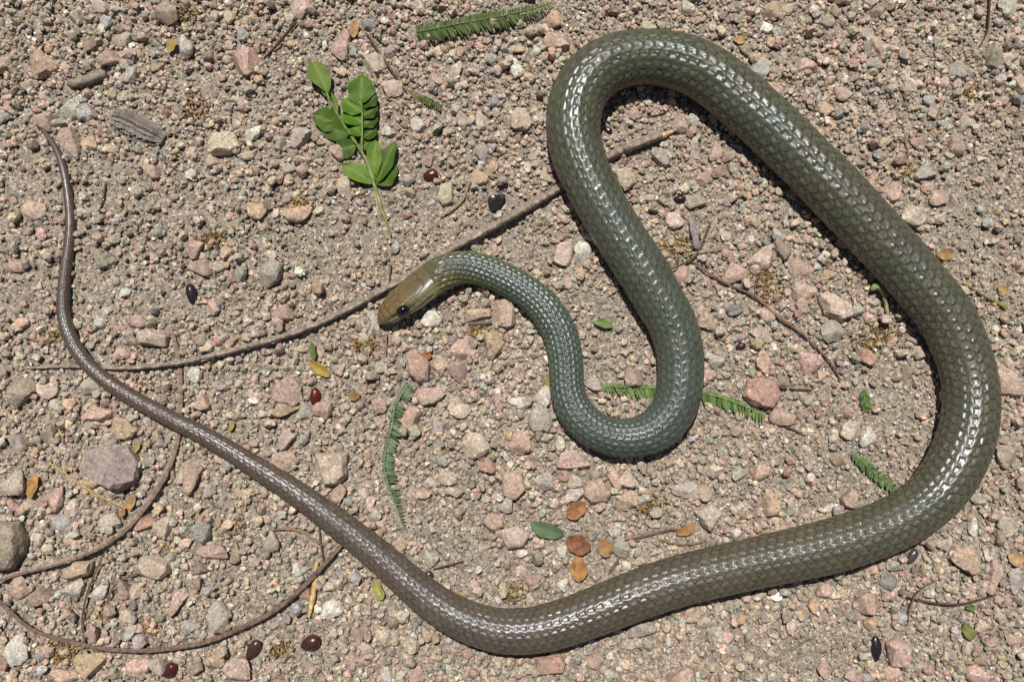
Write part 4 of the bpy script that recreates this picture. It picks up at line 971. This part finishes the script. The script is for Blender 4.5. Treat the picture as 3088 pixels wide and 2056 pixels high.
seed("dark brown seed inside the right side of the snake's slim middle", 2050, 600, 36, 22, 0, (52,36,34))

# shiny black pebble
def black_pebble():
    r = np.random.default_rng(77); V, F = rand_stone(r, 3, .3)
    AVOID.append((1497, 612, 26))
    p0 = at(1497, 612, .002); m = float(mpp(p0))
    o = link("pebble", new_mesh("pebble_shape", V * [27 * m, 25 * m, 16 * m], F, M_SEED, True, np.full((len(V), 3), .016), 26))
    o.location = tuple(at(1497, 612, .0016)); tag(o, "shiny black angular pebble above the long stick", "pebble")
black_pebble()

# ------------------------------------------------------------------ mica glints and plant litter
def build_mica():
    r = np.random.default_rng(9); n = 900
    px = r.uniform(-40, 3130, n); py = r.uniform(-40, 2100, n); z = r.uniform(.0008, .0016, n)
    P = at(px, py, z); s = r.uniform(.00018, .00055, n)
    V = np.array([(-1,-.8,-.12),(1,-.8,-.12),(1,.8,-.12),(-1,.8,-.12),(-.9,-.7,.12),(.9,-.7,.12),(.9,.7,.12),(-.9,.7,.12)])
    F = np.array([(3,2,1,0),(4,5,6,7),(0,1,5,4),(1,2,6,5),(2,3,7,6),(3,0,4,7)])
    out, fc = [], []
    for i in range(n):
        R = np.array(Matrix.Rotation(r.uniform(0, 6.28), 3, 'Z') @ Matrix.Rotation(r.normal(0, .28), 3, 'X') @ Matrix.Rotation(r.normal(0, .28), 3, 'Y'))
        out.append((V * s[i]) @ R.T + P[i]); fc.append(F + 8 * i)
    o = link("mica_flakes", new_mesh("mica_flakes", np.vstack(out), np.vstack(fc), M_MICA, False))
    tag(o, "tiny glittering mica flakes scattered through the sand", "mica", kind="stuff")
build_mica()

def build_litter():
    r = np.random.default_rng(12); spots = [(152,1012,40),(700,1585,40),(535,1640,45),(190,1965,60),(320,1850,40),(1960,1525,60),(2650,1020,80),(2330,880,50),(2045,740,60),(450,1890,40),(2015,1300,40),
             (900,610,40),(2745,520,40),(2300,840,50),(590,330,60),(540,40,50),(1240,300,30),(1100,1040,50),(2930,280,40),(840,1960,40),(1550,1790,40),(640,720,40),(1440,1000,40),(1720,500,0)]
    vs, fs, cs, off = [], [], [], 0
    cube = np.array([(-1,-1,-1),(1,-1,-1),(1,1,-1),(-1,1,-1),(-1,-1,1),(1,-1,1),(1,1,1),(-1,1,1)], float)
    F = np.array([(3,2,1,0),(4,5,6,7),(0,1,5,4),(1,2,6,5),(2,3,7,6),(3,0,4,7)])
    def add(px, py, z, L, w, c):
        nonlocal off
        R = np.array(Matrix.Rotation(r.uniform(0, 6.28), 3, 'Z') @ Matrix.Rotation(r.normal(0, .3), 3, 'Y'))
        b = cube * [L / 2, w / 2, w / 3]; b[1] *= [1, .2, 1]; b[2] *= [1, .2, 1]; b[5] *= [1, .2, 1]; b[6] *= [1, .2, 1]
        b[:, 1] += .2 * w * np.sign(b[:, 0])
        vs.append(b @ R.T + at(px, py, z)); fs.append(F + off); off += 8; cs.append(np.repeat(np.array(c)[None], 8, 0))
    cc = [G(168,134,84), G(140,104,64), G(178,158,104), G(122,92,64), G(186,172,128)]
    for x, y, s in spots:
        for _ in range(int(s * 2.0)):
            add(r.normal(x, s * .45), r.normal(y, s * .35), r.uniform(.0005, .0022), r.uniform(5, 20) * PXM, r.uniform(2, 8) * PXM, cc[r.integers(5)] * r.uniform(.7, 1.1))
    for _ in range(420):
        add(r.uniform(-30, 3120), r.uniform(-30, 2090), r.uniform(.0006, .0016), r.uniform(8, 34) * PXM, r.uniform(1.5, 4) * PXM, cc[r.integers(5)] * r.uniform(.5, 1.0))
    o = link("plant_litter", new_mesh("plant_litter", np.vstack(vs), np.vstack(fs), M_LITTER, False, np.vstack(cs)))
    tag(o, "crumbled tan plant litter and fibres lying among the gravel", "litter", kind="stuff")
build_litter()

build_grit()
